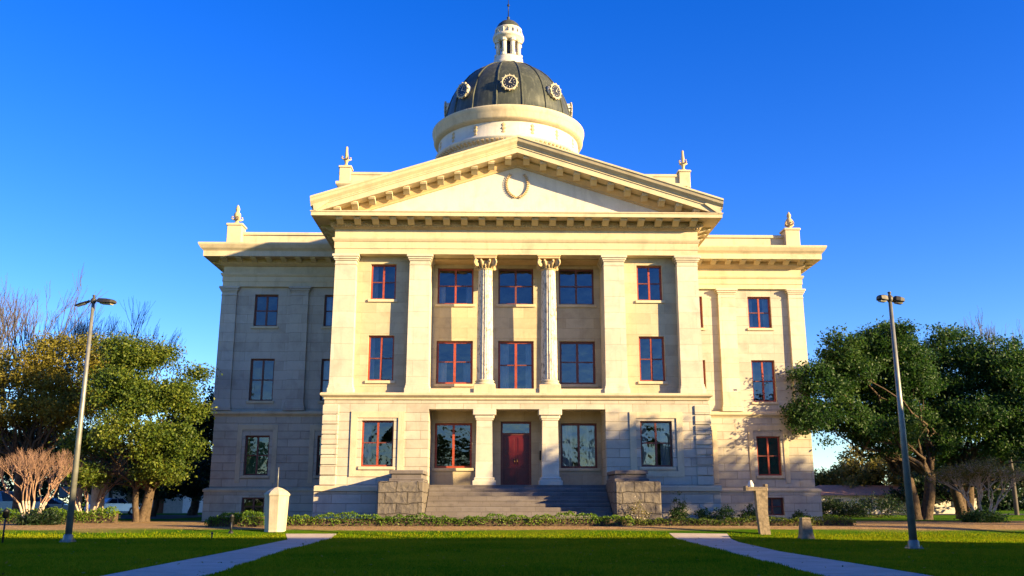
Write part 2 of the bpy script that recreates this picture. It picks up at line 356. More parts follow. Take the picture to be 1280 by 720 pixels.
rng = random.Random(7)
def window(x0, x1, z0, z1, y, mat='frame', vert=1, tr=.5, curtain=None, surround=True, thick=.10):
    """timber window set back in its opening; y is the wall face"""
    yf = y + .2; m = MB(); t = thick
    e = .002
    m.box(x0 + e, x0 + t, yf, yf + .14, z0 + e, z1 - e); m.box(x1 - t, x1 - e, yf, yf + .14, z0 + e, z1 - e)
    m.box(x0 + t, x1 - t, yf + .003, yf + .137, z0 + e, z0 + t); m.box(x0 + t, x1 - t, yf + .003, yf + .137, z1 - t, z1 - e)
    W = x1 - x0
    for k in range(vert):
        xm = x0 + W * (k + 1) / (vert + 1); m.box(xm - t * .55, xm + t * .55, yf + .015, yf + .125, z0 + t, z1 - t)
    zt = z0 + (z1 - z0) * tr
    f = m.build('window', M[mat], CH)
    g = MB(); xs = [x0 + t] + [x0 + W * (k + 1) / (vert + 1) for k in range(vert)] + [x1 - t]
    r = MB()
    for a, b in zip(xs, xs[1:]):
        aa = a + (t * .55 if a != xs[0] else 0); bb = b - (t * .55 if b != xs[-1] else 0)
        r.box(aa, bb, yf + .03, yf + .11, zt - .035, zt + .035)
        for (c, d) in ((z0 + t, zt - .035), (zt + .035, z1 - t)):
            dy = rng.uniform(-.012, .012)
            g.quad((aa, yf + .07 + dy, c), (bb, yf + .07 - dy, c), (bb, yf + .07 - dy * .5, d), (aa, yf + .07 + dy * .7, d))
    r.build('transom', M['frame_dark_shaded'], f); g.build('pane', M['glass'], f)
    sl = MB(); sl.bbox(x0 - .12, x1 + .12, y - .10, y + .17, z0 - .16, z0 - .003, .02); sl.build('sill', M['trim'], f)
    if curtain:
        cm = MB(); yc = yf + .35
        if curtain == 'green': cm.box(x0 + .01, x1 - .01, yf + .145, yf + .165, z0 + .01, z1 - .01); cm.build('green_sheet', M['green_sheet'], f)  # plain green sheet close behind the glass
        elif curtain == 'board': cm.box(x0, x1, yf + .15, yf + .2, z0, z1); cm.build('board', M['board'], f)
        else:
            sides = {'both': (0, 1), 'left': (0,), 'right': (1,), 'low': (0, 1)}[curtain]; zt_ = z0 + (z1 - z0) * (.55 if curtain == 'low' else 1.0)
            for sd_ in sides:
                wd = W * rng.uniform(.2, .34); n = 14; pts = []
                for i in range(n + 1):
                    u = i / n * wd; x = x0 + u if sd_ == 0 else x1 - u
                    pts.append((x, yc + .04 * math.sin(i * 1.7)))
                vs = [(x, yy, z0 - .05) for x, yy in pts] + [(x, yy, zt_) for x, yy in pts] + [(x, yy + .01, z0 - .05) for x, yy in pts] + [(x, yy + .01, zt_) for x, yy in pts]; n1 = n + 1
                cm.add(vs, [(i, i + 1, n1 + i + 1, n1 + i) for i in range(n)] + [(2 * n1 + i, 3 * n1 + i, 3 * n1 + i + 1, 2 * n1 + i + 1) for i in range(n)], True)
            cm.build('curtain', M['curtain'], f)
    return f

def pilaster(x0, x1, y0, y1, z0, z1, mat='pilaster', taper=.04):
    """square shaft with moulded base and plain moulded capital; front face y0, back y1"""
    m = MB(); hb, hc = .55, .62; t = taper
    for (a, zz0, zz1) in ((.10, z0, z0 + .28), (.06, z0 + .28, z0 + .42), (.03, z0 + .42, z0 + hb)):
        m.bbox(x0 - a, x1 + a, y0 - a, y1, zz0, zz1 - .002, .02)
    za, zb = z0 + hb, z1 - hc
    m.add([(x0, y0, za), (x1, y0, za), (x1, y1, za), (x0, y1, za), (x0 + t, y0 + t, zb), (x1 - t, y0 + t, zb), (x1 - t, y1, zb), (x0 + t, y1, zb)],
          [(0, 1, 5, 4), (1, 2, 6, 5), (2, 3, 7, 6), (3, 0, 4, 7)])
    m.bbox(x0 + t - .03, x1 - t + .03, y0 + t - .03, y1, zb, zb + .07, .015)
    m.bbox(x0 + t, x1 - t, y0 + t, y1, zb + .07, zb + .26, .01)
    m.bbox(x0 - .02, x1 + .02, y0 - .02, y1, zb + .26, zb + .36, .02)
    m.bbox(x0 - .08, x1 + .08, y0 - .08, y1, zb + .36, zb + .48, .03)
    m.bbox(x0 - .14, x1 + .14, y0 - .14, y1, zb + .48, z1 - .003, .02)
    return m.build('pilaster', M[mat], CH)

# --- portico bays -------------------------------------------------------
for sx in (-1, 1):
    def hx(a, b): return (a, b) if sx > 0 else (-b, -a)
    # ground storey pavilion
    a, b = hx(5.0, 10.9); wa, wb = hx(6.95, 8.75)
    part('ground_wall', 'course', wall(a, b, G0, 7.2, -.15, [(wa, wb, 3.5, 6.05)]))
    window(wa, wb, 3.5, 6.05, -.15, 'frame' if sx < 0 else 'frame_dark_shaded', 1, .52, 'left' if sx < 0 else 'both')
    # raised surround of that window, and the recessed border round it
    s = MB(); i0, i1 = hx(6.35, 9.35)
    for (p, q, c, d) in ((i0, i0 + .35, 2.95, 6.55), (i1 - .35, i1, 2.95, 6.55), (i0 + .35, i1 - .35, 6.2, 6.55), (i0 + .35, i1 - .35, 2.95, 3.25)):
        s.box(p, q, -.21, -.151, c, d)
    part('window_surround', 'trim', s)
    q = MB()
    for c in range(8): q.bbox(*hx(10.05, 10.98), -.23, .3, 2.5 + c * .56, 2.5 + c * .56 + .5, .03)
    part('quoin', 'course', q)
    # inner cheek and outer flank walls
    e = MB(); c0, c1 = hx(5.0, 5.35); e.box(c0, c1, .232, 2.1, G0, 7.2); part('porch_cheek', 'course', e)
    e = MB(); c0, c1 = hx(10.5, 10.897); e.box(c0, c1, .232, 7.3, G0, 7.199); part('flank_wall', 'course', e)
    # upper bay
    a, b = hx(6.2, 9.6); w0, w1 = hx(7.15, 8.65)
    part('bay_wall', 'stone', wall(a, b, 7.6, 15.8, .62, [(w0, w1, 13.2, 15.35), (w0, w1, 8.4, 11.05)]))
    window(w0, w1, 13.2, 15.35, .62, 'frame', 1, .5, 'left' if sx < 0 else None)
    window(w0, w1, 8.4, 11.05, .62, 'frame', 1, .5, 'left' if sx < 0 else None)
    a, b = hx(9.42, 10.72); pilaster(a, b, 0, .9, 7.62, 15.78)
    a, b = hx(5.08, 6.35); pilaster(a, b, 0, 1.95, 7.62, 15.78)
    e = MB(); c0, c1 = hx(10.3, 10.68); e.box(c0, c1, .9, 7.3, 7.6, 15.8); part('flank_wall', 'stone', e)
    e = MB(); c0, c1 = hx(5.1, 6.3); e.box(c0, c1, 1.95, 2.3, 7.6, 15.8); part('bay_return', 'stone', e)

# recessed centre walls
cx = [(-4.78, -2.6), (-1.09, 1.05), (2.6, 4.75)]
part('loggia_wall', 'stone', wall(-5.1, 5.1, 7.6, 15.8, 2.1, [(a, b, 13.25, 15.5) for a, b in cx] + [(cx[0][0], cx[0][1], 8.4, 11.0), (*cx[1], 8.0, 11.0), (cx[2][0], cx[2][1], 8.4, 11.0)]))
part('porch_wall', 'stone', wall(-5.0, 5.0, 2.4, 6.95, 2.1, [(*cx[0], 3.5, 6.1), (-.92, .88, 2.52, 6.2), (*cx[2], 3.5, 6.1)]))
for i, (a, b) in enumerate(cx):
    window(a, b, 13.25, 15.5, 2.1, 'frame' if i == 0 else 'frame_dark_shaded', 1, .52, 'low' if i == 0 else None)
    window(a, b, 8.4 if i != 1 else 8.0, 11.0, 2.1, 'frame' if i < 2 else 'frame_dark_shaded', 1, .52, {0: 'low', 1: 'both', 2: None}[i], thick=.13)
    if i != 1: window(a, b, 3.5, 6.1, 2.1, 'frame' if i == 0 else 'frame_dark_shaded', 1, .97, None if i == 0 else 'both', thick=.12)
# door
d = MB(); y = 2.3
d.box(-.918, -.80, y, y + .14, 2.52, 6.19); d.box(.76, .878, y, y + .14, 2.52, 6.19); d.box(-.80, .76, y + .003, y + .137, 6.08, 6.19); d.box(-.80, .76, y + .003, y + .137, 5.42, 5.54)
door = part('door', 'frame_dark_shaded', d)
for s0, s1 in ((-.80, -.024), (-.016, .76)):
    l = MB(); l.box(s0, s1, y + .04, y + .09, 2.53, 5.42); xm = (s0 + s1) / 2
    for c, e in ((2.7, 3.5), (3.62, 4.3), (4.42, 5.28)):
        l.bbox(s0 + .1, s1 - .1, y + .022, y + .04, c, e, .008)
        l.box(s0 + .16, s1 - .16, y + .012, y + .023, c + .07, e - .07)
    l.build('door_leaf', M['door'], door)
g = MB(); g.quad((-.8, y + .07, 5.54), (.76, y + .07, 5.54), (.76, y + .07, 6.08), (-.8, y + .07, 6.08)); g.build('transom_pane', M['glass'], door)
h = MB(); h.tube([(-.09, y - .02, 3.75), (-.09, y - .03, 4.05)], .016, 6, True, True); h.tube([(.05, y - .02, 3.75), (.05, y - .03, 4.05)], .016, 6, True, True); h.build('handle', M['brass'], door)
mb_ = MB(); mb_.bbox(1.35, 1.6, 1.9, 2.098, 3.95, 4.5, .02); part('notice_box', 'dark', mb_)
# porch soffit, floors
part('porch_ceiling', 'trim', MB().box(-5.0, 5.0, .35, 2.5, 6.78, 6.95))
part('porch_beam', 'course', MB().box(-5.0, 5.0, -.147, .35, 6.7, 7.199))
part('porch_floor', 'step', MB().box(-5.0, 5.0, -.3, 2.5, 2.2, 2.5))
part('loggia_floor', 'trim', MB().box(-5.08, 5.08, .02, 2.5, 7.4, 7.88))
part('loggia_ceiling', 'ornament', MB().box(-5.08, 5.08, .9, 2.5, 15.72, 15.79))
PP = [(-10.7, 7.3), (-10.7, 0), (10.7, 0), (10.7, 7.3)]
# belt course on top of the ground storey
part('belt_course', 'trim', MB().sweep(PP, [(-.9, 7.202), (.2, 7.202), (.24, 7.25), (.24, 7.32), (.38, 7.42), (.42, 7.46), (.42, 7.56), (.36, 7.60), (-.9, 7.60)]))
# ground storey porch piers
for x in (-1.86, 1.86):
    m = MB(); w_ = .44
    m.bbox(x - .66, x + .66, -.25, 1.05, 2.5, 2.75, .03); m.bbox(x - .58, x + .58, -.17, .97, 2.75, 2.92, .04)
    m.add([(x - .48, -.1, 2.92), (x + .48, -.1, 2.92), (x + .48, .88, 2.92), (x - .48, .88, 2.92), (x - w_, -.06, 6.1), (x + w_, -.06, 6.1), (x + w_, .84, 6.1), (x - w_, .84, 6.1)], [(0, 1, 5, 4), (1, 2, 6, 5), (2, 3, 7, 6), (3, 0, 4, 7)])
    m.bbox(x - .5, x + .5, -.12, .9, 6.1, 6.2, .02); m.bbox(x - .56, x + .56, -.16, .94, 6.2, 6.38, .04); m.bbox(x - .66, x + .66, -.26, 1.0, 6.38, 6.697, .03)
    part('porch_pier', 'pilaster', m)
# ionic columns of the loggia
for x in (-1.87, 1.87):
    yc = .52
    c = MB(); c.lathe([(.47, 8.42), (.475, 9.5), (.465, 11), (.445, 13), (.41, 14.95)], x, yc, 96, True, .085, 20, False)
    col = part('column', 'column', c)
    b = MB(); b.bbox(x - .62, x + .62, yc - .62, yc + .62, 7.6, 8.12, .02)
    b.lathe([(.60, 8.12), (.63, 8.16), (.60, 8.22), (.52, 8.25), (.51, 8.29), (.56, 8.33), (.55, 8.37), (.48, 8.42)], x, yc, 32); b.build('base', M['trim'], col)
    k = MB(); k.lathe([(.41, 14.93), (.45, 14.97), (.45, 15.01), (.42, 15.04), (.43, 15.1), (.50, 15.3), (.54, 15.42)], x, yc, 32)
    for sx in (-1, 1):
        for sy in (-1, 1):
            # diagonal volutes: spiral scrolls
            cxv, cyv, czv = x + sx * .50, yc + sy * .50, 15.33; ax = Vector((sx, sy, 0)).normalized(); px_ = Vector((-ax.y, ax.x, 0)); pts = []; rr = []
            for i in range(22):
                a = i / 21 * 4.2 * math.pi; r = .235 * (1 - i / 21 * .82)
                pts.append(Vector((cxv, cyv, czv)) + ax * (r * math.sin(a + .4)) * .9 + Vector((0, 0, r * math.cos(a + .4)))); rr.append(.062 - .0015 * i)
            k.tube(pts, rr, 6, True, True)
            k.disc(Vector((cxv, cyv, czv)) - px_ * .07, px_, .15, .14, 14)
    for i in range(8):
        a = (i + .5) * math.pi / 4; k.tube([(x + .44 * math.cos(a), yc + .44 * math.sin(a), 15.12), (x + .56 * math.cos(a), yc + .56 * math.sin(a), 15.36), (x + .68 * math.cos(a), yc + .68 * math.sin(a), 15.44), (x + .70 * math.cos(a), yc + .70 * math.sin(a), 15.34)], [.10, .11, .08, .03], 6, True, True)
    for i in range(16):
        a = i * math.pi / 8; k.tube([(x + .43 * math.cos(a), yc + .43 * math.sin(a), 15.02), (x + .5 * math.cos(a), yc + .5 * math.sin(a), 15.16), (x + .57 * math.cos(a), yc + .57 * math.sin(a), 15.22)], [.06, .06, .02], 5, True, True)
    k.bbox(x - .66, x + .66, yc - .66, yc + .60, 15.56, 15.69, .03); k.bbox(x - .70, x + .70, yc - .70, yc + .62, 15.69, 15.78, .02)
    k.build('capital', M['ornament'], col)

# --- portico entablature and pediment -----------------------------------
part('architrave', 'trim', MB().sweep(PP, [(-.9, 15.8), (.02, 15.8), (.02, 16.12), (.06, 16.13), (.06, 16.52), (.10, 16.55), (.16, 16.66), (.18, 16.75), (-.9, 16.75)]))
part('frieze', 'trim', MB().sweep(PP, [(-.9, 16.752), (.05, 16.752), (.05, 17.28), (-.9, 17.28)]))
def carved_band(path_len_pts, name, z0, z1, out, seed, pitch=.16):
    """egg-and-leaf moulding: rows of small rounded bosses along straight runs"""
    m = MB(); r = random.Random(seed)
    for (p, q) in path_len_pts:
        p, q = Vector(p), Vector(q); L = (q - p).length; d = (q - p) / L; nrm = Vector((d.y, -d.x)); n = int(L / pitch)
        for i in range(n):
            c = p + d * ((i + .5) * pitch) + nrm * out; zc = (z0 + z1) / 2 + r.uniform(-.01, .01); hh = (z1 - z0) / 2; ww = pitch * .42
            t = Vector((d.x, d.y, 0)) * ww; o = Vector((nrm.x, nrm.y, 0)) * .07; c3 = Vector((c.x, c.y, zc)); u = Vector((0, 0, hh))
            m.add([c3 - t - o * .2, c3 - u, c3 + t - o * .2, c3 + u, c3 + o], [(0, 1, 4), (1, 2, 4), (2, 3, 4), (3, 0, 4)])
    return m.build(name, M['ornament'], CH)
part('bed_moulding', 'ornament', MB().sweep(PP, [(-.9, 17.282), (.12, 17.282), (.18, 17.34), (.30, 17.45), (.34, 17.52), (.34, 17.62), (.30, 17.78), (-.9, 17.78)]))
carved_band([((-11.0, -.3), (11.0, -.3))], 'carved_moulding', 17.33, 17.5, -.02, 3)
carved_band([((-11.05, -.36), (11.05, -.36))], 'carved_moulding', 17.5, 17.62, 0, 4, .11)
def modillions(specs, parent=None):
    for a in specs: q_ = MB(); modillion(q_, *a[0], **a[1]); q_.build('modillion', M['trim'], CH)
def modillion(m, x, y, z, dx, L=.72, w_=.19, h=.2):
    """scroll bracket projecting towards dx=(dx,dy) from x,y with its top at z"""
    d = Vector((dx[0], dx[1], 0)); t = Vector((-d.y, d.x, 0)) * w_; o = Vector((x, y, z))
    prof = [(0, 0), (L, 0), (L + .02, -h * .35), (L - .06, -h * .75), (L * .72, -h * .6), (L * .4, -h * 1.1), (.12, -h * 1.45), (0, -h * 1.5)]
    vs = [o + d * a + Vector((0, 0, b)) + t for a, b in prof] + [o + d * a + Vector((0, 0, b)) - t for a, b in prof]; n = len(prof)
    m.add(vs, [tuple(range(n)), tuple(range(2 * n - 1, n - 1, -1))] + [(i, n + i, n + (i + 1) % n, (i + 1) % n) for i in range(n)])
modillions([((-10.4 + i * 1.04, -.34, 17.777, (0, -1)), {}) for i in range(21)])
modillions([((sx * 11.04, 1.0 + i * 1.04, 17.777, (sx, 0)), {}) for sx in (-1, 1) for i in range(6)])
part('cornice', 'trim', MB().sweep(PP, [(-.9, 17.78), (1.22, 17.78), (1.22, 17.76), (1.28, 17.76), (1.28, 17.95), (1.33, 18.0), (1.33, 18.05), (.0, 18.08), (-.9, 18.08)]))
# eaves gutter along the flanks
for sx in (-1, 1):
    m = MB(); prof = [(11.8, 18.0), (11.9, 18.02), (11.88, 18.05), (11.93, 18.3), (12.08, 18.6), (12.08, 18.72), (11.7, 18.85), (11.0, 18.6)]
    m.add([(sx * a - sx * .06, -1.33, b) for a, b in prof] + [(sx * a - sx * .06, 8.0, b) for a, b in prof], [tuple(range(8)), tuple(range(15, 7, -1))] + [(i, (i + 1) % 8, 8 + (i + 1) % 8, 8 + i) for i in range(8)])
    part('eaves_cornice', 'trim', m)
# raking cornice
XE, ZE, ZA = 12.02, 18.82, 22.68
sl_ = (ZA - ZE) / XE
def rake(name, prof, mat, y0=0, zoff=0, xe=XE):
    m = MB(); k = len(prof)
    for sx in (-1, 1):
        vs = []
        for (x, z) in ((sx * xe, ZA - sl_ * xe), (0, ZA)):
            vs += [(x, y0 - o, z + u + zoff) for o, u in prof]
        fs = [(i, k + i, k + (i + 1) % k, (i + 1) % k) for i in range(k)] + [tuple(range(k))]
        m.add(vs, fs)
    return part(name, mat, m)
rake('raking_sima', [(-.3, 0), (1.62, 0), (1.62, -.10), (1.56, -.16), (1.50, -.30), (1.34, -.44), (1.30, -.52), (-.3, -.52)], 'trim')
rake('raking_corona', [(-.3, -.523), (1.27, -.523), (1.27, -.60), (1.22, -.62), (1.22, -.93), (-.3, -.93)], 'trim', xe=11.95)
rake('raking_bed', [(-.3, -.933), (.40, -.933), (.40, -1.06), (.34, -1.12), (.22, -1.25), (.14, -1.32), (.12, -1.42), (-.3, -1.42)], 'ornament', xe=10.9)
modillions([((sx * (.55 + i * 1.0), -.40, ZA - sl_ * (.55 + i) - .90, (0, -1), .66, .19, .24), {}) for sx in (-1, 1) for i in range(11)])
m = MB(); m.add([(-10.9, -.02, 18.05), (10.9, -.02, 18.05), (0, -.02, 18.05 + 10.9 * sl_), (-10.9, .3, 18.05), (10.9, .3, 18.05), (0, .3, 18.05 + 10.9 * sl_)], [(0, 1, 2), (3, 5, 4)])
part('tympanum', 'white', m)
# wreath on the tympanum: two laurel branches open at the top
m = MB(); rr = random.Random(5)
for sx in (-1, 1):
    pts = []
    for i in range(15):
        a = -math.pi / 2 + sx * (i / 14) * 2.35; pts.append((.02 + .64 * math.cos(a), -.07, 20.15 + .80 * math.sin(a)))
    m.tube(pts, [.055 - .002 * i for i in range(15)], 6, True, True)
    for i in range(1, 15):
        p = Vector(pts[i]); tg = (Vector(pts[i]) - Vector(pts[i - 1])).normalized()
        for sd_ in (-1, 1):
            nrm = Vector((tg.z, 0, -tg.x)) * sd_; tip = p + tg * .13 + nrm * .10 + Vector((0, -.03, 0))
            m.tube([p, (p + tip) / 2 + Vector((0, -.03, 0)), tip], [.02, .035, .006], 5, True, True)
part('wreath', 'ornament', m)
# portico roof
m = MB()
for sx in (-1, 1):
    e = sx * 12.0; m.quad((0, -1.45, ZA + .01), (e, -1.45, ZA - sl_ * 12.1 + .01), (e, 8, ZA - sl_ * 12.1 + .01), (e * .999, 13, ZA - sl_ * 12.1 + .01), (0, 13, ZA + .01))
    m.quad((0, -1.4, ZA - .06), (0, 13, ZA - .06), (e, 13, ZA - sl_ * 12.1 - .06), (e, -1.4, ZA - sl_ * 12.1 - .06))
part('portico_roof', 'roofing', m)
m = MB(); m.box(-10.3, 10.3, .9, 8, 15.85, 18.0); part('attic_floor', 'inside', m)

# --- wings ---------------------------------------------------------------
LY0, LY1 = 7.3, 33.0
for sx in (-1, 1):
    def hx(a, b): return (a, b) if sx > 0 else (-b, -a)
    a, b = hx(10.6, 19.25); u0, u1 = hx(10.6, 19.1)
    W1 = hx(15.65, 17.2); W2 = hx(11.15, 12.6)
    part('ground_wall', 'course', wall(a, b, 2.45, 6.9, 7.3, [(*W1, 3.22, 5.72), (*W2, 3.22, 5.72)]))
    part('upper_wall', 'wing', wall(u0, u1, 6.9, 15.5, 7.42, [(*W1, 7.95, 10.7), (*W2, 7.95, 10.7), (*W1, 12.85, 15.0), (*W2, 12.85, 15.0)]))
    bw = hx(15.7, 17.1); bw2 = hx(11.4, 12.6)
    p0, p1 = hx(10.6, 19.5)
    part('plinth_wall', 'course', wall(p0, p1, 0, 2.2, 7.05, [(*bw, .75, 1.85), (*bw2, .75, 1.85)]))
    PW = [(10.7 * sx, 7.05), (19.5 * sx, 7.05), (19.5 * sx, LY1)]
    if sx < 0: PW = [(-19.5, LY1), (-19.5, 7.05), (-10.7, 7.05)]
    part('plinth_cap', 'trim', MB().sweep(PW, [(-.6, 2.202), (.06, 2.202), (.08, 2.3), (.0, 2.40), (-.15, 2.45), (-.6, 2.45)]))
    PB = [(p[0] - sx * .25 if abs(p[0]) > 19 else p[0], p[1] + .25 if p[1] < 20 else p[1]) for p in PW]
    part('belt_course', 'trim', MB().sweep(PB, [(-.6, 6.902), (.03, 6.902), (.05, 6.97), (.16, 7.05), (.20, 7.1), (.20, 7.22), (.1, 7.3), (-.6, 7.3)]))
    for wz in ((12.85, 15.0), (7.95, 10.7)):
        for W_ in (W1, W2):
            window(*W_, *wz, 7.42, 'frame' if sx > 0 else 'frame_dark_shaded', 1, .5, 'both' if sx > 0 else rng.choice([None, 'both']), thick=.1)
    for W_ in (W1, W2): window(*W_, 3.22, 5.72, 7.3, 'frame' if sx > 0 else 'frame_dark_shaded', 1, .5, 'green')
    for W_ in (bw, bw2): window(*W_, .75, 1.85, 7.05, 'frame_dark_shaded', 1, .5, 'board' if sx > 0 else None)
    # window surrounds of the ground storey
    for W_ in (W1, W2):
        s = MB(); i0, i1 = W_[0] - .5, W_[1] + .5
        for (p, q, c, d_) in ((i0, i0 + .3, 2.75, 6.4), (i1 - .3, i1, 2.75, 6.4), (i0 + .3, i1 - .3, 6.1, 6.4)): s.box(p, q, 7.25, 7.299, c, d_)
        part('window_surround', 'trim', s)
    for (a, b) in ((18.32, 19.36), (13.6, 14.78)):
        a, b = hx(a, b); pilaster(a, b, 7.16, 7.45 if abs(a) < 18 and abs(b) < 18 else 8.3, 7.3, 15.48, 'pilaster' if sx > 0 else 'wing', .03)  # left wing pilasters take the cooler, shade-toned stone
    PC = [(10.7, 7.25), (19.3, 7.25), (19.3, LY1), (10, LY1)] if sx > 0 else [(-10, LY1), (-19.3, LY1), (-19.3, 7.25), (-10.7, 7.25)]
    part('architrave', 'trim', MB().sweep(PC, [(-.5, 15.482), (.03, 15.482), (.03, 15.8), (.07, 15.81), (.07, 16.15), (.12, 16.2), (.17, 16.3), (.17, 16.38), (-.5, 16.38)]))
    part('frieze', 'trim', MB().sweep(PC, [(-.5, 16.382), (.03, 16.382), (.03, 16.85), (-.5, 16.85)]))
    part('bed_moulding', 'ornament', MB().sweep(PC, [(-.5, 16.852), (.1, 16.852), (.15, 16.9), (.26, 17.0), (.3, 17.08), (.3, 17.3), (-.5, 17.3)]))
    part('cornice', 'trim', MB().sweep(PC, [(-.5, 17.302), (1.05, 17.302), (1.05, 17.28), (1.12, 17.28), (1.12, 17.62), (1.16, 17.68), (1.2, 17.72), (1.28, 17.8), (1.40, 18.0), (1.42, 18.06), (1.42, 18.15), (.6, 18.22), (-.5, 18.22)]))
    md = MB()
    modillions([((sx * (11.35 + i * .98), 6.95, 17.3, (0, -1), .66, .17, .15), {}) for i in range(9)])
    for i in range(24): modillion(md, sx * 19.6, 7.9 + i * 1.0, 17.3, (sx, 0), .66, .17, .15)
    tag(part('modillions', 'trim', md), kind='stuff')
    # side walls
    e = MB(); q0, q1 = hx(18.7, 19.09); e.box(q0, q1, 7.8, LY1, 7.3, 15.5); part('side_wall', 'wing', e)
    e = MB(); q0, q1 = hx(18.8, 19.25); e.box(q0, q1, 7.685, LY1, 2.45, 6.9); part('side_wall', 'course', e)
    e = MB(); q0, q1 = hx(18.9, 19.5); e.box(q0, q1, 7.44, LY1, 0, 2.2); part('side_wall', 'course', e)
    # parapet with its coping
    a, b = hx(11.9, 18.9); part('parapet', 'trim', MB().box(a, b, 8.3, 8.7, 18.2, 19.35))
    a, b = hx(11.9, 18.95); part('parapet_coping', 'trim', MB().bbox(a, b, 8.2, 8.8, 19.352, 19.55, .04))
    a, b = hx(18.5, 18.9); part('parapet', 'trim', MB().box(a, b, 8.9, LY1, 18.2, 19.35))
# back wall, floors, flat roof
part('back_wall', 'wing', MB().box(-19.1, 19.1, LY1 - .4, LY1, 0, 18.2))
for z in (2.3, 7.2, 12.0):
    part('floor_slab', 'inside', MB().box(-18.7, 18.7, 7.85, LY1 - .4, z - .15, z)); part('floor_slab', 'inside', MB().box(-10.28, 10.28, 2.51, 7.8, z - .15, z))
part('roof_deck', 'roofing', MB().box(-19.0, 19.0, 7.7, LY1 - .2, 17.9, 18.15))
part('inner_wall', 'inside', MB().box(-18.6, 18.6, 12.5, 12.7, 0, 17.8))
# upper attic block
PU = [(-12.9, 13), (12.9, 13), (12.9, 29), (-12.9, 29)]
part('attic_wall', 'trim', MB().sweep(PU, [(0, 18.0), (0, 24.7)], True))
part('attic_cornice', 'trim', MB().sweep(PU, [(-.4, 24.5), (.1, 24.5), (.3, 24.7), (.3, 24.9), (.05, 25.0), (.05, 25.45), (.12, 25.5), (.12, 25.68), (-.4, 25.7)], True))
part('attic_roof', 'roofing', MB().box(-12.8, 12.8, 13.1, 28.9, 25.0, 25.2))

# --- corner pedestals with finials ---------------------------------------
def finial(x, y, z0, z1, zt, slim, w_=.5):
    p = MB(); p.bbox(x - w_, x + w_, y - w_, y + w_, z0, z1 - .14, .03); p.bbox(x - w_ - .07, x + w_ + .07, y - w_ - .07, y + w_ + .07, z1 - .14, z1, .03)
    po = part('pedestal', 'trim', p); h = zt - z1; f = MB()
    if slim: pr = [(.26, 0), (.28, .04), (.24, .08), (.12, .12), (.10, .2), (.15, .3), (.18, .36), (.15, .42), (.10, .47), (.10, .55), (.13, .6), (.1, .75), (.09, .95), (.07, 1.0)]
    else: pr = [(.32, 0), (.33, .04), (.22, .09), (.13, .14), (.12, .22), (.2, .32), (.24, .45), (.22, .55), (.15, .62), (.10, .66), (.14, .74), (.15, .8), (.10, .9), (.03, 1.0)]
    f.lathe([(r, z1 + t * h) for r, t in pr], x, y, 16)
    for i in range(4):
        a = i * math.pi / 2 + .5; d_ = Vector((math.cos(a), math.sin(a), 0)); c = Vector((x, y, z1 + h * (.42 if slim else .3)))
        f.tube([c, c + d_ * .22 + Vector((0, 0, -.08)), c + d_ * .38 + Vector((0, 0, .02)), c + d_ * .36 + Vector((0, 0, .14)), c + d_ * .27 + Vector((0, 0, .12))], [.06, .065, .06, .05, .04], 6, True, True)
    f.build('finial', M['ornament'], po)
finial(-19.0, 8.3, 18.2, 20.05, 21.5, False); finial(19.15, 8.3, 18.2, 19.95, 21.25, False)
finial(-12.55, 13.2, 24.6, 26.15, 27.8, True, .42); finial(13.0, 13.2, 24.6, 26.0, 27.7, True, .42)

# --- drum, dome, lantern --------------------------------------------------
DX, DY = -.2, 20.0
part('drum', 'white', MB().lathe([(6.3, 25.2), (6.3, 26.4), (5.6, 26.6), (5.55, 28.7)], DX, DY, 96))
m = MB(); m.lathe([(5.55, 28.6), (5.7, 28.7), (5.78, 28.85), (6.0, 28.9), (6.05, 29.05), (6.12, 29.1), (6.12, 29.25), (5.85, 29.3), (5.83, 30.45)], DX, DY, 96)
part('drum_band', 'white', m)
for i in range(48):
    a = -math.pi + (i + .5) * math.pi / 48; d_ = (math.cos(a), math.sin(a)); q_ = MB(); modillion(q_, DX + 5.72 * d_[0], DY + 5.72 * d_[1], 29.0, d_, .34, .10, .18); q_.build('bracket', M['ornament'], CH)
for i in range(10):
    a = -math.pi / 2 + (i - 4.2) * math.pi / 8; d_ = Vector((math.cos(a), math.sin(a), 0)); t_ = Vector((-d_.y, d_.x, 0)); m = MB()
    c = Vector((DX, DY, 29.45)) + d_ * 5.80; u_ = Vector((0, 0, 1)); vs = []
    for (hw, zz, o) in ((.16, 0, .03), (.22, .12, .10), (.12, .26, .06), (.26, .42, .12), (.14, .58, .07), (.24, .72, .10), (.1, .86, .05), (.02, .92, .03)): vs += [c - t_ * hw + u_ * zz, c - t_ * hw * .4 + u_ * zz + d_ * o, c + t_ * hw * .4 + u_ * zz + d_ * o, c + t_ * hw + u_ * zz]
    m.add(vs, [(r_ * 4 + k, r_ * 4 + k + 1, r_ * 4 + 5 + k, r_ * 4 + 4 + k) for r_ in range(7) for k in range(3)]); part('carved_panel', 'ornament', m)
m = MB(); m.lathe([(5.8, 30.45), (5.95, 30.5), (6.15, 30.6), (6.2, 30.66), (6.24, 30.72), (6.24, 31.1), (6.3, 31.2), (6.38, 31.5), (6.38, 31.62), (6.1, 31.72), (5.5, 31.8)], DX, DY, 96)
part('drum_cornice', 'trim', m)
DP = [(5.5, 31.7), (5.5, 32.0), (5.42, 32.1), (5.36, 32.7), (5.24, 33.4), (5.06, 34.15), (4.80, 34.9), (4.42, 35.65), (3.92, 36.35), (3.3, 37.0), (2.6, 37.55), (1.95, 37.95), (1.35, 38.25), (1.2, 38.3)]
DP = [(a * .985, 31.7 + (b - 31.7) * .935) for a, b in DP]
part('dome', 'dome', MB().lathe(DP, DX, DY, 96, cap=False))
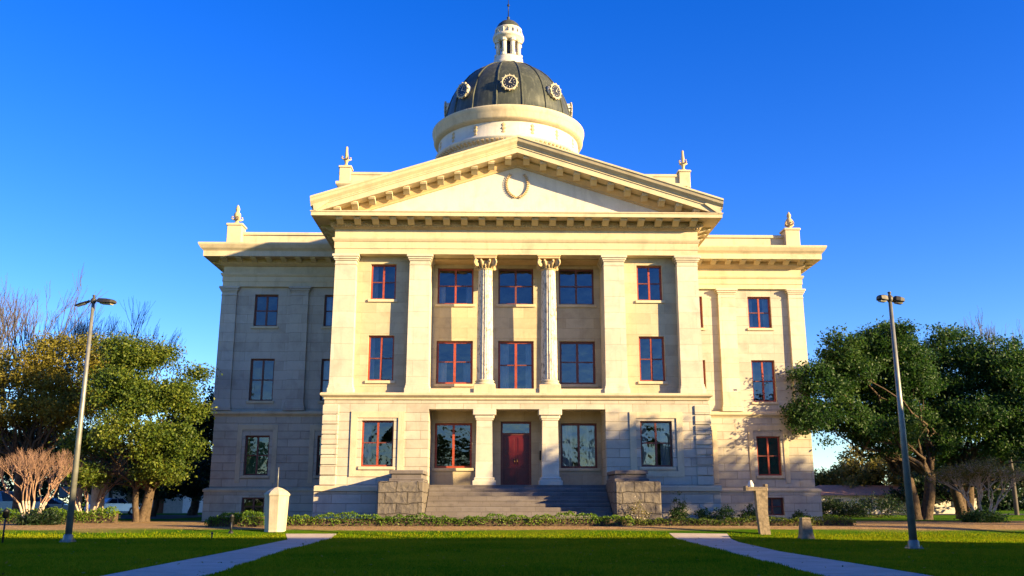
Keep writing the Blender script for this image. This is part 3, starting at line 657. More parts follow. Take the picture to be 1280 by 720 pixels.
def dome_r(z):
    for (r0, z0), (r1, z1) in zip(DP, DP[1:]):
        if z0 <= z <= z1: return r0 + (r1 - r0) * (z - z0) / max(z1 - z0, 1e-6)
    return 1.2
for i in range(16):
    a = (i + .5) * math.pi / 8 - math.pi / 2; m = MB()
    m.tube([(DX + (r + .01) * math.cos(a), DY + (r + .01) * math.sin(a), z) for r, z in DP[2:-1]], [.085] * 6 + [.08, .075, .07, .065, .06], 8, True)
    part('dome_rib', 'dome', m)
for i in range(8):
    if i in (1, 2, 3): continue           # the ones behind the dome
    a = i * math.pi / 4; zc = 33.95; rc = dome_r(zc); d_ = Vector((math.cos(a), math.sin(a), 0)); t_ = Vector((-d_.y, d_.x, 0)); u_ = Vector((0, 0, 1))
    c = Vector((DX, DY, zc)) + d_ * (rc - .6)
    h = MB(); h.tube([c, c + d_ * .95], .60, 28, True, True)
    cl = part('clock', 'white', h); f0 = c + d_ * .95
    rg = MB()
    for k in range(28):
        pass
    ring = [f0 + t_ * (.58 * math.cos(q)) + u_ * (.58 * math.sin(q)) for q in [2 * math.pi * j / 32 for j in range(33)]]
    rg.tube(ring, .075, 8, True)
    for j in range(12):
        q = 2 * math.pi * j / 12; p = f0 + t_ * (.66 * math.cos(q)) + u_ * (.66 * math.sin(q)); rg.tube([p - d_ * .1, p + d_ * .05], .065, 7, True, True)
    rg.build('clock_rim', M['monument'], cl)
    fc = MB(); fc.disc(f0 + d_ * .003, d_, .50, .03, 32); fc.build('clock_face', M['clockblack'], cl)
    hd = MB()
    for j in range(12):
        q = 2 * math.pi * j / 12; e = t_ * math.cos(q) + u_ * math.sin(q); hd.tube([f0 + d_ * .045 + e * .34, f0 + d_ * .045 + e * .45], .022, 5, False, True)
    for (q, L) in ((R(62), .34), (R(-25), .24)):
        e = t_ * math.cos(q) + u_ * math.sin(q); hd.tube([f0 + d_ * .06 - e * .06, f0 + d_ * .06 + e * L], [.035, .015], 5, False, True)
    hd.build('clock_hands', M['clockwhite'], cl)
# lantern with eight piers and openings between them
m = MB(); m.lathe([(1.45, 37.80), (1.45, 38.05), (1.32, 38.12), (1.25, 38.20), (1.25, 38.55), (1.2, 38.60), (.6, 38.62)], DX, DY, 32)
lan = part('lantern', 'white', m)
for i in range(8):
    a = (i + .5) * math.pi / 4; d_ = Vector((math.cos(a), math.sin(a), 0)); p = Vector((DX, DY, 0)) + d_ * .93; q = MB()
    q.tube([p + Vector((0, 0, 38.60)), p + Vector((0, 0, 40.20))], .21, 8, True, True); q.tube([p + d_ * .1 + Vector((0, 0, 38.60)), p + d_ * .1 + Vector((0, 0, 38.80))], .26, 8, False, True); q.tube([p + d_ * .06 + Vector((0, 0, 39.95)), p + d_ * .06 + Vector((0, 0, 40.20))], .27, 8, False, True)
    q.build('lantern_pier', M['white'], lan)
q = MB(); q.lathe([(.55, 38.60), (.55, 40.20)], DX, DY, 16); q.build('lantern_core', M['clockblack'], lan)
q = MB(); q.lathe([(0.720, 40.12), (1.134, 40.15), (1.134, 40.32), (1.305, 40.42), (1.350, 40.50), (1.350, 40.68), (1.170, 40.74), (1.098, 40.80), (1.098, 41.20), (1.170, 41.25), (1.170, 41.36), (0.900, 41.40)], DX, DY, 40)
for i in range(16):
    a = i * math.pi / 8; q.tube([(DX + 1.1 * math.cos(a), DY + 1.1 * math.sin(a), 40.74), (DX + 1.2 * math.cos(a), DY + 1.2 * math.sin(a), 41.00), (DX + 1.1 * math.cos(a), DY + 1.1 * math.sin(a), 41.20)], .07, 6, True, True)
q.build('lantern_cornice', M['white'], lan)
q = MB(); q.lathe([(1.1, 41.36), (1.06, 41.55), (.9, 41.85), (.65, 42.10), (.35, 42.28), (.15, 42.40), (.1, 42.55), (.14, 42.65), (.05, 42.75)], DX, DY, 32); q.build('lantern_cap', M['dome'], lan)
q = MB(); q.tube([(DX, DY, 42.70), (DX, DY, 45.00)], [.045, .02], 6, True, True); q.lathe([(.02, 43.70), (.09, 43.75), (.12, 43.83), (.09, 43.91), (.02, 43.96)], DX, DY, 12); part('weather_vane', 'dark', q)

# --- front steps, cheek blocks, plinth of the pavilions -------------------
for k in range(10):
    z1 = 2.5 - (k + 1) * .2; y0 = -.3 - .42 * (k + 1)
    part('step', 'step', MB().bbox(-4.88, 4.88, y0, y0 + .50, z1 - .32, z1, .025))
for sx in (-1, 1):
    def hx(a, b): return (a, b) if sx > 0 else (-b, -a)
    a, b = hx(4.9, 7.25); m = MB(); m.bbox(a, b, -4.3, -.24, .2, 2.62, .06); ck = part('cheek_block', 'rubble', m)
    a, b = hx(4.95, 6.8); m = MB(); m.bbox(a, b, -3.5, -.25, 2.62, 2.78, .04); m.bbox(a + .1, b - .1, -3.35, -.26, 2.78, 3.02, .06); m.bbox(a + .03, b - .03, -3.42, -.255, 3.02, 3.2, .04); m.build('cheek_cap', M['step'], ck)
    a, b = hx(7.26, 11.1)
    m = MB(); m.bbox(a, b, -1.1, .2, .2, 2.15, .03); pl = part('pavilion_plinth', 'course', m)
    m = MB(); m.bbox(a, b + (.08 if sx > 0 else 0), -1.22, -.152, 2.152, 2.45, .05); m.build('plinth_cap', M['trim'], pl)
    m = MB(); a, b = hx(10.85, 11.05); m.box(a, b, .2, 7.0, .2, 2.4); part('plinth_wall', 'course', m)

# ================================================================ GROUND
ys = [-80, -40, -10, 0, 10, 20, 30] + [40 + i * .5 for i in range(15)] + [50, 60, 80, 120, 200, 400, 900]
xs = [-700, -200, -80, -40, -20, 0, 20, 40, 80, 200, 700]
g = MB(); g.add([(x, y, ground_z(x, y)) for y in ys for x in xs], [(j * len(xs) + i, j * len(xs) + i + 1, (j + 1) * len(xs) + i + 1, (j + 1) * len(xs) + i) for j in range(len(ys) - 1) for i in range(len(xs) - 1)], True)
tag(g.build('ground', M['ground']), kind='structure')
def path(pts_l, pts_r, name='path', mat='conc', lift=.02):
    m = MB(); n = 40; L = []; Rr = []
    def interp(p, t):
        k = t * (len(p) - 1); i = min(int(k), len(p) - 2); f = k - i; return (p[i][0] * (1 - f) + p[i + 1][0] * f, p[i][1] * (1 - f) + p[i + 1][1] * f)
    for i in range(n + 1):
        for P_, O in ((pts_l, L), (pts_r, Rr)): x, y = interp(P_, i / n); O.append((x, y, ground_z(x, y) + lift))
    vs = []
    for a, b in zip(L, Rr): vs += [a, b, (a[0], a[1], a[2] - .1), (b[0], b[1], b[2] - .1)]
    fs = []
    for i in range(n): o = i * 4; q = o + 4; fs += [(o, o + 1, q + 1, q), (o + 2, o, q, q + 2), (o + 1, o + 3, q + 3, q + 1)]
    m.add(vs, fs); return tag(m.build(name, M[mat]), kind='structure')
path([(-8.4, 5), (-9.0, 21.5), (-9.2, 31), (-9.6, 40.5), (-10.3, 43.0)], [(-6.1, 5), (-6.7, 21.5), (-7.55, 31), (-7.9, 40.5), (-8.0, 43.0)])
path([(6.2, 5), (6.8, 21.1), (7.0, 31), (7.15, 40), (7.2, 43.2)], [(8.6, 5), (9.2, 21.1), (8.75, 31), (9.1, 38), (9.8, 43.0)])
# parking road at the left and right, far behind
m = MB()
for (x0, x1, y0, y1) in ((-110, -24, 66, 84), (30, 140, 84, 92)): m.quad((x0, y0, .44), (x1, y0, .44), (x1, y1, .44), (x0, y1, .44))
tag(m.build('road', M['asphalt']), kind='structure')

# grass blades on the lawn between the lens and the flower bed
rs = np.random.RandomState(3)
def in_path(x, y):
    lx = np.interp(y, [5, 21.5, 31, 40.5, 43.0], [-8.4, -9.0, -9.2, -9.6, -10.3]); lr = np.interp(y, [5, 21.5, 31, 40.5, 43], [-6.1, -6.7, -7.55, -7.9, -8.0])
    rx = np.interp(y, [5, 21.1, 31, 40, 43.2], [6.2, 6.8, 7.0, 7.15, 7.2]); rr_ = np.interp(y, [5, 21.1, 31, 38, 43], [8.6, 9.2, 8.75, 9.1, 9.8])
    return ((x > lx - .03) & (x < lr + .03)) | ((x > rx - .03) & (x < rr_ + .03))
N = 560000
yy = 18 + (rs.rand(N) ** 1.25) * 26.5; xx = (rs.rand(N) * 2 - 1) * (yy * .6 + 2)
keep = ~in_path(xx, yy) & (yy < 42.8 + rs.randn(N) * .5); xx, yy = xx[keep], yy[keep]; n = len(xx)
t = np.clip((yy - 40.5) / 6, 0, 1); zz = .42 * t * t * (3 - 2 * t)
P = np.stack([xx, yy, zz], 1); a = rs.rand(n) * 6.28; wd = .012 + .012 * rs.rand(n); hh = (.03 + .05 * rs.rand(n)) * (1 + .5 * np.sin(xx * .7 + 2 * np.sin(yy * .4)) * np.sin(yy * .9 + xx * .2))
U = np.stack([np.cos(a) * wd, np.sin(a) * wd, np.zeros(n)], 1); V = np.stack([rs.randn(n) * .02, rs.randn(n) * .02, hh], 1)
tag(quads('grass', P, U, V, 'grass', tri=True), 'short mown grass covering the lawn in front of the courthouse', 'grass', kind='stuff')

# ================================================================ VEGETATION
def leaves_at(centres, per, spread, size, rs_, flat=.8, out_c=None):
    C_ = np.repeat(np.array(centres), per, 0); n = len(C_)
    P = C_ + rs_.randn(n, 3) * np.array([spread, spread, spread * flat])
    nn = rs_.randn(n, 3) + np.array([0, 0, .6]); nn /= np.linalg.norm(nn, axis=1)[:, None]
    a = np.cross(nn, rs_.randn(n, 3)); a /= np.linalg.norm(a, axis=1)[:, None]; b = np.cross(nn, a)
    s = size * (.6 + .8 * rs_.rand(n))[:, None]
    return P, a * s, b * s * .75

def limb(m, p0, p1, r0, r1, rnd, sides=6, wob=.12, n=6, sag=0):
    p0, p1 = Vector(p0), Vector(p1); L = (p1 - p0).length; pts = []; rr = []
    off = Vector((0, 0, 0))
    for i in range(n + 1):
        t = i / n; q = p0.lerp(p1, t) + Vector((0, 0, math.sin(t * math.pi) * sag * L))
        if 0 < i < n: off = off * .6 + Vector((rnd.gauss(0, 1), rnd.gauss(0, 1), rnd.gauss(0, .6))) * L * wob * .35; q = q + off * math.sin(t * math.pi)
        pts.append(q); rr.append(r0 + (r1 - r0) * t ** .8)
    m.tube(pts, rr, sides); return pts

def leafy_tree(name, label, base, lobes, nc, per, size, mat, seed, trunk_r=.45, fork=.3, group='trees around the courthouse lawn', bark='bark', spread=.42, trunks=1, low=-.55, cat='tree', gap=.02, limbs=26):
    """tapered trunk with limbs reaching into clumps of leaf-sized faces spread through several lobes (world coordinates)"""
    rnd = random.Random(seed); rs_ = np.random.RandomState(seed); base = Vector(base)
    root = empty(name, base, label, cat, group); cs = []
    vol = [l[3] * l[4] * l[5] for l in lobes]; tot = sum(v ** .67 for v in vol)
    for l, v in zip(lobes, vol):
        k = int(nc * v ** .67 / tot); tries = 0
        while k > 0 and tries < 20000:
            tries += 1; d_ = Vector((rnd.gauss(0, 1), rnd.gauss(0, 1), rnd.gauss(0, 1))).normalized()
            if d_.z < low and rnd.random() < .8: continue
            r = rnd.random() ** .42 * rnd.uniform(.82, 1.06)
            p = Vector((l[0] + d_.x * l[3] * r, l[1] + d_.y * l[4] * r, l[2] + d_.z * l[5] * r))
            if noise.noise(p * .42 + Vector((seed, 0, 0))) < gap - .22: continue
            cs.append(p - base); k -= 1
    P, U, V = leaves_at([tuple(c) for c in cs], per, spread, size, rs_, .6)
    quads('crown', P, U, V, mat, root)
    m = MB(); cz = min(l[2] - l[5] for l in lobes) - base.z; fz = max(1.2, cz * fork + 1.2)
    tips = rnd.sample(cs, min(limbs, len(cs)))
    for tnum in range(trunks):
        o = Vector((rnd.uniform(-.5, .5), rnd.uniform(-.4, .4), 0)) if trunks > 1 else Vector((0, 0, 0))
        top = Vector((o.x * 2.2 + rnd.uniform(-.3, .3), o.y * 2, fz)); r = trunk_r * (1 if trunks == 1 else rnd.uniform(.5, .8))
        m.tube([o + Vector((0, 0, -.2)), o + Vector((0, 0, .25)), (o + top) / 2 + Vector((rnd.uniform(-.1, .1), 0, 0)), top], [r * 1.5, r * 1.1, r * .95, r * .85], 10)
        for tip in tips[tnum::trunks]:
            q = tip * .86; mid = top.lerp(q, .5) + Vector((0, 0, .08 * q.length)); rl = r * rnd.uniform(.3, .5)
            pts = limb(m, top - Vector((0, 0, .2)), q, rl, .03, rnd, 6, .16, 7, .06)
            for j in (3, 4, 5):
                c = min(cs, key=lambda c_: (c_ - pts[j]).length + rnd.uniform(0, 2)); limb(m, pts[j], c, rl * .35, .015, rnd, 4, .15, 4)
    m.build('trunk', M[bark], root); return root

def branch_rec(m, p, d, L, r, depth, rnd, spread=.5, up=.25, kids=(2, 3), sides=4, store=None):
    q = p + d * L; mid = p.lerp(q, .5) + Vector((rnd.gauss(0, 1), rnd.gauss(0, 1), rnd.gauss(0, .5))) * L * .05
    m.tube([p, mid, q], [r, r * .86, r * .7], sides if r > .02 else 3)
    if store is not None: store.append((q, depth))
    if depth == 0: return
    for i in range(rnd.randint(*kids)):
        nd = (d + Vector((rnd.gauss(0, 1), rnd.gauss(0, 1), rnd.gauss(0, .6))) * spread + Vector((0, 0, up))).normalized()
        branch_rec(m, q.lerp(p, rnd.uniform(0, .25)), nd, L * rnd.uniform(.68, .88), r * rnd.uniform(.55, .72), depth - 1, rnd, spread, up, kids, sides, store)

def bare_tree(name, label, base, h, seed, mat='bark_grey', depth=5, r=.17, spread=.22, group='bare trees beyond the oaks'):
    rnd = random.Random(seed); root = empty(name, base, label, 'tree', group); m = MB()
    m.tube([(0, 0, -.2), (.05, 0, h * .16), (0, .05, h * .30)], [r * 1.2, r, r * .9], 7)
    tw = MB()
    for i in range(4):
        a = i * 1.57 + rnd.random(); d_ = Vector((math.cos(a) * .35, math.sin(a) * .35, 1)).normalized()
        branch_rec(tw, Vector((0, .05, h * .28)), d_, h * .19, r * .7, depth, rnd, spread, .22, (2, 3))
    tw.build('branches', M[mat], root); m.build('trunk', M[mat], root); return root

def crepe(name, label, base, h, seed, wid=1.0, mat='twig_red', leaf=None, stems=7, group='vase shaped crepe myrtles', depth=5, r=.07):
    rnd = random.Random(seed); root = empty(name, base, label, 'tree', group); m = MB(); tw = MB(); tips = []
    for i in range(stems):
        a = i * 2 * math.pi / stems + rnd.uniform(-.3, .3); b = Vector((math.cos(a) * .22, math.sin(a) * .22, -.1))
        k = rnd.uniform(.2, .62) * wid; d_ = Vector((math.cos(a) * k, math.sin(a) * k, 1)).normalized()
        p1 = b + d_ * h * .28 + Vector((0, 0, .05)); m.tube([b, b.lerp(p1, .5) + Vector((rnd.gauss(0, .03), rnd.gauss(0, .03), 0)), p1], [r * 1.2, r, r * .85], 7)
        for j in range(2):
            dd = (d_ + Vector((rnd.gauss(0, .28), rnd.gauss(0, .28), .1))).normalized(); branch_rec(tw, p1, dd, h * .19, r * .62, depth, rnd, .34 * wid, .12, (2, 3), 4, tips)
    tw.build('branches', M[mat], root); m.build('trunk', M['bark_pale'], root)
    if leaf:
        rs_ = np.random.RandomState(seed); c = [tuple(t[0]) for t in tips if t[1] <= 2]
        c = [q_ for q_ in c if noise.noise(Vector(q_) * .9) > -.05]; P, U, V = leaves_at(c, 4, .16, .06, rs_); quads('crown', P, U, V, leaf, root)
    return root

def lobe(px, py, Y, rx, rz, ry=None): p = at(px, py, Y); return (p.x, p.y, p.z, rx, ry or rx, rz)
def gpos(px, Y): p = at(px, 650, Y); return (p.x, Y, ground_z(p.x, Y))

# right: the two live oaks
leafy_tree('live_oak', 'broad dark green live oak spreading against the right corner of the courthouse', gpos(1150, 63),
    [lobe(1020, 482, 59.2, 2.0, 1.6, .9), lobe(1008, 522, 58.8, 1.4, 1.4, .8), lobe(1052, 450, 61, 2.3, 1.9, 1.7), lobe(1108, 437, 62, 2.4, 2.1), lobe(1045, 530, 60, 2.5, 1.6, 1.3), lobe(1085, 490, 62, 3.2, 2.8, 2.4), lobe(1130, 470, 63, 2.4, 2.8), lobe(1110, 535, 62, 2.9, 2.0), lobe(1145, 545, 63, 2.3, 1.9)],
    800, 150, .095, 'leaf_dark', 11, .55, .5, trunks=2, gap=.0, limbs=34, spread=.36)
leafy_tree('live_oak', 'tall rounded live oak at the right edge with sunlit yellow green side', gpos(1205, 66),
    [lobe(1192, 446, 66, 2.3, 2.2), lobe(1165, 480, 66, 2.0, 2.2), lobe(1240, 465, 65, 2.8, 2.6), lobe(1275, 490, 64, 3.0, 2.8), lobe(1180, 510, 66, 2.4, 2.4), lobe(1225, 530, 64, 3.2, 2.6), lobe(1290, 550, 63, 3.2, 2.2), lobe(1170, 560, 67, 2.0, 1.5)],
    700, 150, .10, 'leaf_dark', 23, .5, .4, trunks=3, gap=-.02, limbs=36)
# left: bronze oak, bright oak, the darker ones behind
leafy_tree('live_oak', 'bronze green live oak at the left edge rising behind the street lamp', gpos(20, 60),
    [lobe(-30, 480, 60, 3.0, 2.4), lobe(30, 470, 60, 3.0, 1.8), lobe(80, 455, 60, 3.0, 1.9), lobe(125, 448, 61, 2.4, 1.8), lobe(20, 530, 60, 3.6, 1.8), lobe(80, 510, 60, 3.4, 2.4), lobe(115, 500, 62, 3.0, 2.4)],
    470, 120, .09, 'leaf_brown', 31, .42, .4, trunks=3, gap=.10, limbs=44)
leafy_tree('live_oak', 'bright sunlit green live oak between the street lamp and the courthouse', gpos(175, 56),
    [lobe(150, 445, 55, 1.8, 1.1), lobe(192, 448, 55, 1.4, 1.2), lobe(222, 492, 54, 1.2, 1.1), lobe(150, 490, 54, 2.1, 1.4), lobe(190, 505, 54, 2.0, 1.5), lobe(165, 545, 53, 2.0, 1.3), lobe(215, 555, 54, 1.6, 1.2), lobe(205, 590, 54, 1.3, .7), lobe(132, 588, 55, 1.5, 1.0), lobe(175, 592, 56, 1.8, .9), lobe(240, 468, 55, .8, .5), lobe(246, 525, 55, .9, .7), lobe(112, 560, 55, 1.4, 1.1)],
    400, 170, .085, 'leaf_green', 37, .34, .4, trunks=3, gap=.04, limbs=34)
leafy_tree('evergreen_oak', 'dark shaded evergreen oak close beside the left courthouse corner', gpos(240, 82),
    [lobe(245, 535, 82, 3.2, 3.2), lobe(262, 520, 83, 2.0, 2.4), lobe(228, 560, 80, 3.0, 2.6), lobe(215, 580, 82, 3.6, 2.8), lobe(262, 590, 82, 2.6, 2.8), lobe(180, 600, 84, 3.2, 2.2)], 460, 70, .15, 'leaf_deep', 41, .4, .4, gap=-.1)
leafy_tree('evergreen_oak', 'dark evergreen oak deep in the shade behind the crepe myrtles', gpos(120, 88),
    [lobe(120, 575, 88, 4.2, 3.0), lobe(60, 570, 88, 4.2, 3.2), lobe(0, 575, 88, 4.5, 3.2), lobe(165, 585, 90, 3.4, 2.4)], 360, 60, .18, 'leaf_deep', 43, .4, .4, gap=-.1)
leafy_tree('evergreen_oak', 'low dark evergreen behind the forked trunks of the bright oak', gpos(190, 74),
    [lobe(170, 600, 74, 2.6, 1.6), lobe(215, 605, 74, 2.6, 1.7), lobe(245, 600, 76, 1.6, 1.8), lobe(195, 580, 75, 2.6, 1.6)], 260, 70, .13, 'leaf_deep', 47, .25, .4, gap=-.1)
# background right
leafy_tree('cedar_elm', 'olive coloured tree behind the low pale building', gpos(1095, 98), [lobe(1095, 588, 98, 4.2, 2.9), lobe(1070, 610, 98, 3.6, 2.2), lobe(1125, 600, 98, 3.0, 2.6)], 260, 60, .17, 'leaf_yellow', 51, .25, .4, group='background trees at right', gap=-.02)
leafy_tree('cedar_elm', 'small rounded green tree just right of the courthouse corner', gpos(1032, 100), [lobe(1030, 612, 100, 2.6, 1.8), lobe(1052, 604, 101, 2.2, 2.0)], 170, 60, .16, 'leaf_yellow', 53, .2, .4, group='background trees at right', gap=-.02)
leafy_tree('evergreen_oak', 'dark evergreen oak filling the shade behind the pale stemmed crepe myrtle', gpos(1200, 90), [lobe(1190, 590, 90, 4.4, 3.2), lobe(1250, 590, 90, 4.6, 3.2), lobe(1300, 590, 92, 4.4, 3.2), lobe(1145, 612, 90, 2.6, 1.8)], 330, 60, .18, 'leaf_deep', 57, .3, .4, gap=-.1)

# crepe myrtles
b = gpos(38, 50); crepe('crepe_myrtle', 'bare reddish crepe myrtle with many pale stems at the far left', b, 4.7, 61, 1.0, stems=8)
b = gpos(108, 56); crepe('crepe_myrtle', 'bare reddish crepe myrtle behind the left street lamp', b, 4.6, 63, 1.1, stems=6)
b = gpos(1228, 57); crepe('crepe_myrtle', 'crepe myrtle with pale forked stems and sparse tan leaves under the right oak', b, 4.3, 67, 1.25, 'bark_pale', 'leaf_yellow', 6, r=.09)
# thick pale trunk at the left
m = MB(); rr_ = random.Random(9); b = Vector(gpos(104, 58)); tr = empty('palm_trunk', b, 'pair of thick pale tree trunks standing behind the left street lamp', 'tree trunk')
for dx, r in ((-.55, .33), (.75, .42)):
    m = MB(); pts = [(dx, 0, -.1), (dx + .02, 0, .4), (dx, .03, 1.6), (dx - .03, 0, 3.3)]; m.tube(pts, [r * 1.25, r, r * .93, r * .9], 14); m.build('trunk', M['bark_pale'], tr)

# bare trees
for (px, Y, top, seed, lab) in ((-16, 74, 325, 71, 'tall bare tree cut by the left edge of the picture'), (28, 84, 345, 72, 'bare twiggy tree rising over the bronze oak, second from the left edge'), (66, 88, 372, 73, 'bare twiggy tree rising between the left edge and the street lamp'),
                                (135, 90, 372, 76, 'bare twiggy tree showing just right of the street lamp head')):
    p = gpos(px, Y); zt = at(px, top, Y).z; bare_tree('bare_tree', lab, p, (zt - p[2]) * 1.02, seed)
p = gpos(1272, 84); bare_tree('bare_tree', 'bare twiggy tree above the oak at the right edge', p, (at(1272, 372, 84).z) * 1.0, 79)

# hedges and shrubs
def hedge(name, label, x0, x1, y, h, dpt, mat, seed, dens=26, group=None, size=.045):
    rs_ = np.random.RandomState(seed); L = x1 - x0; n = int(L * dpt * h * dens * 40)
    u = rs_.rand(n); X = x0 + u * L; f = rs_.rand(n)
    hx_ = h * (1 + .15 * np.sin(X * 1.7 + seed) + .10 * np.sin(X * 5.3) + .08 * np.sin(X * 11.1 + 1) + .12 * np.sin(X * .55)) * np.minimum(1, np.minimum(X - x0, x1 - X) / .25 * .4 + .6)
    side = rs_.rand(n); Yy = y + (rs_.rand(n) - .5) * dpt; Z = rs_.rand(n) ** .5 * hx_
    Yy = np.where(side < .4, y - dpt / 2 + rs_.rand(n) ** 2 * .12, Yy); Z = np.where(side > .7, hx_ * (.9 + .12 * rs_.rand(n)), Z)
    P = np.stack([X, Yy, Z + ground_z(0, y)], 1) + rs_.randn(n, 3) * .02
    nn = rs_.randn(n, 3); nn /= np.linalg.norm(nn, axis=1)[:, None]; a = np.cross(nn, rs_.randn(n, 3)); a /= np.linalg.norm(a, axis=1)[:, None]; b = np.cross(nn, a)
    cx_, P2 = (x0 + x1) / 2, P.copy(); P2[:, 0] -= cx_; P2[:, 1] -= y
    o = empty(name, (cx_, y, 0), label, 'hedge', group)
    quads('foliage', P2, a * size, b * size, mat, o)
    c = MB(); c.box(x0 - cx_ + .1, x1 - cx_ - .1, -dpt * .3, dpt * .3, ground_z(0, y) - .02, ground_z(0, y) + h * .72); c.build('stems', M['bark'], o)
    return o
hedge('hedge', 'long low clipped green hedge running in front of the courthouse steps', -11.6, 6.0, 46.6, .5, .7, 'leaf_hedge', 3)
hedge('hedge', 'low rounded yellow green hedge left of the stone pillar', -14.9, -12.0, 46.2, .62, 1.1, 'leaf_hedge', 5)
hedge('hedge', 'low uneven green hedge with dry tips under the right pavilion', 6.1, 17.2, 47.4, .36, .8, 'leaf_green', 6)
hedge('hedge', 'low hedge beside the parked cars at the far left', -32.0, -22.2, 53, .75, .8, 'leaf_hedge', 8)
def shrub(label, x, y, w_, h, mat, seed, flowers=False, group='shrubs planted along the courthouse wall', size=.05, n=40):
    rnd = random.Random(seed); rs_ = np.random.RandomState(seed); z = ground_z(x, y); o = empty('shrub', (x, y, z), label, 'shrub', group)
    cs = []
    for i in range(n):
        d_ = Vector((rnd.gauss(0, 1), rnd.gauss(0, 1), abs(rnd.gauss(0, 1)))).normalized() * rnd.uniform(.5, 1); cs.append((d_.x * w_ / 2, d_.y * w_ / 2, h * .1 + d_.z * h * .85))
    P, U, V = leaves_at(cs, 34, .085 * max(1, w_), size, rs_); quads('foliage', P, U, V, mat, o)
    m = MB()
    for c in cs[:9]: limb(m, (0, 0, -.05), c, .025, .008, rnd, 4)
    m.build('stems', M['bark'], o)
    if flowers: P, U, V = leaves_at(cs[:24], 5, .12, .04, rs_); P += np.array([0, -.05, .06]); quads('flowers', P, U, V, 'petal', o)
    return o
for i, (x, y, w_, h, lab) in enumerate([(8.9, 49.8, 1.2, 1.05, 'dark green shrub at the foot of the right pavilion, nearest the steps'), (10.2, 49.9, 1.1, .9, 'small dark green shrub second from the steps on the right'), (11.3, 50.0, 1.3, 1.1, 'full dark green shrub under the right courthouse flank'), (12.6, 50.1, 1.2, 1.0, 'dark green shrub left of the timber post with the arm'),
                                        (16.0, 52, 1.0, .7, 'small leafy shrub right of the timber post with the arm')]):
    shrub(lab, x, y, w_, h, 'leaf_dark', 80 + i)
shrub('loose pale flowering shrub before the right cheek of the steps', 6.4, 47.6, 1.3, 1.35, 'leaf_yellow', 91, True, size=.035, n=22)
shrub('slender upright shrub against the right pavilion plinth', 9.0, 50.6, .8, 1.9, 'leaf_green', 92, size=.04, n=22)
for i, (px, Y, w_, h, lab) in enumerate([(1038, 74, 2.4, 1.6, 'round dark shrub right of the courthouse corner'), (1064, 75, 2.4, 1.4, 'round dark shrub, middle one before the low pale building'), (1100, 72, 4.2, 1.7, 'wide dark shrub left of the right street lamp'), (1228, 55.5, 2.6, .6, 'low dark groundcover clump around the pale stems of the right crepe myrtle'),
                                        (50, 49, 2.4, .7, 'dark low shrub at the foot of the leftmost crepe myrtle')]):
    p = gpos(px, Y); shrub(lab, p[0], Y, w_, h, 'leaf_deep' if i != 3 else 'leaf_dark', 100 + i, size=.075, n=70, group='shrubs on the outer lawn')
# a few weeds on the dirt by the steps
# far tree lines
def treeline(label, x0, x1, y, h, seed):
    rs_ = np.random.RandomState(seed); n = int((x1 - x0) * 9); cs = np.stack([x0 + rs_.rand(n) * (x1 - x0), y + rs_.randn(n) * 2, np.zeros(n)], 1)
    top = h * (.75 + .25 * np.sin(cs[:, 0] * .31 + seed) + .12 * np.sin(cs[:, 0] * .9)); cs[:, 2] = rs_.rand(n) ** .7 * top
    P, U, V = leaves_at(cs, 46, .8, .26, rs_); tag(quads('far_trees', P, U, V, 'leaf_deep'), label, 'trees', kind='stuff')
treeline('dark mass of far trees closing the view at the left of the courthouse', -130, -28, 118, 6.5, 1)
treeline('dark mass of far trees closing the view at the right of the courthouse', 44, 140, 128, 5.5, 2)

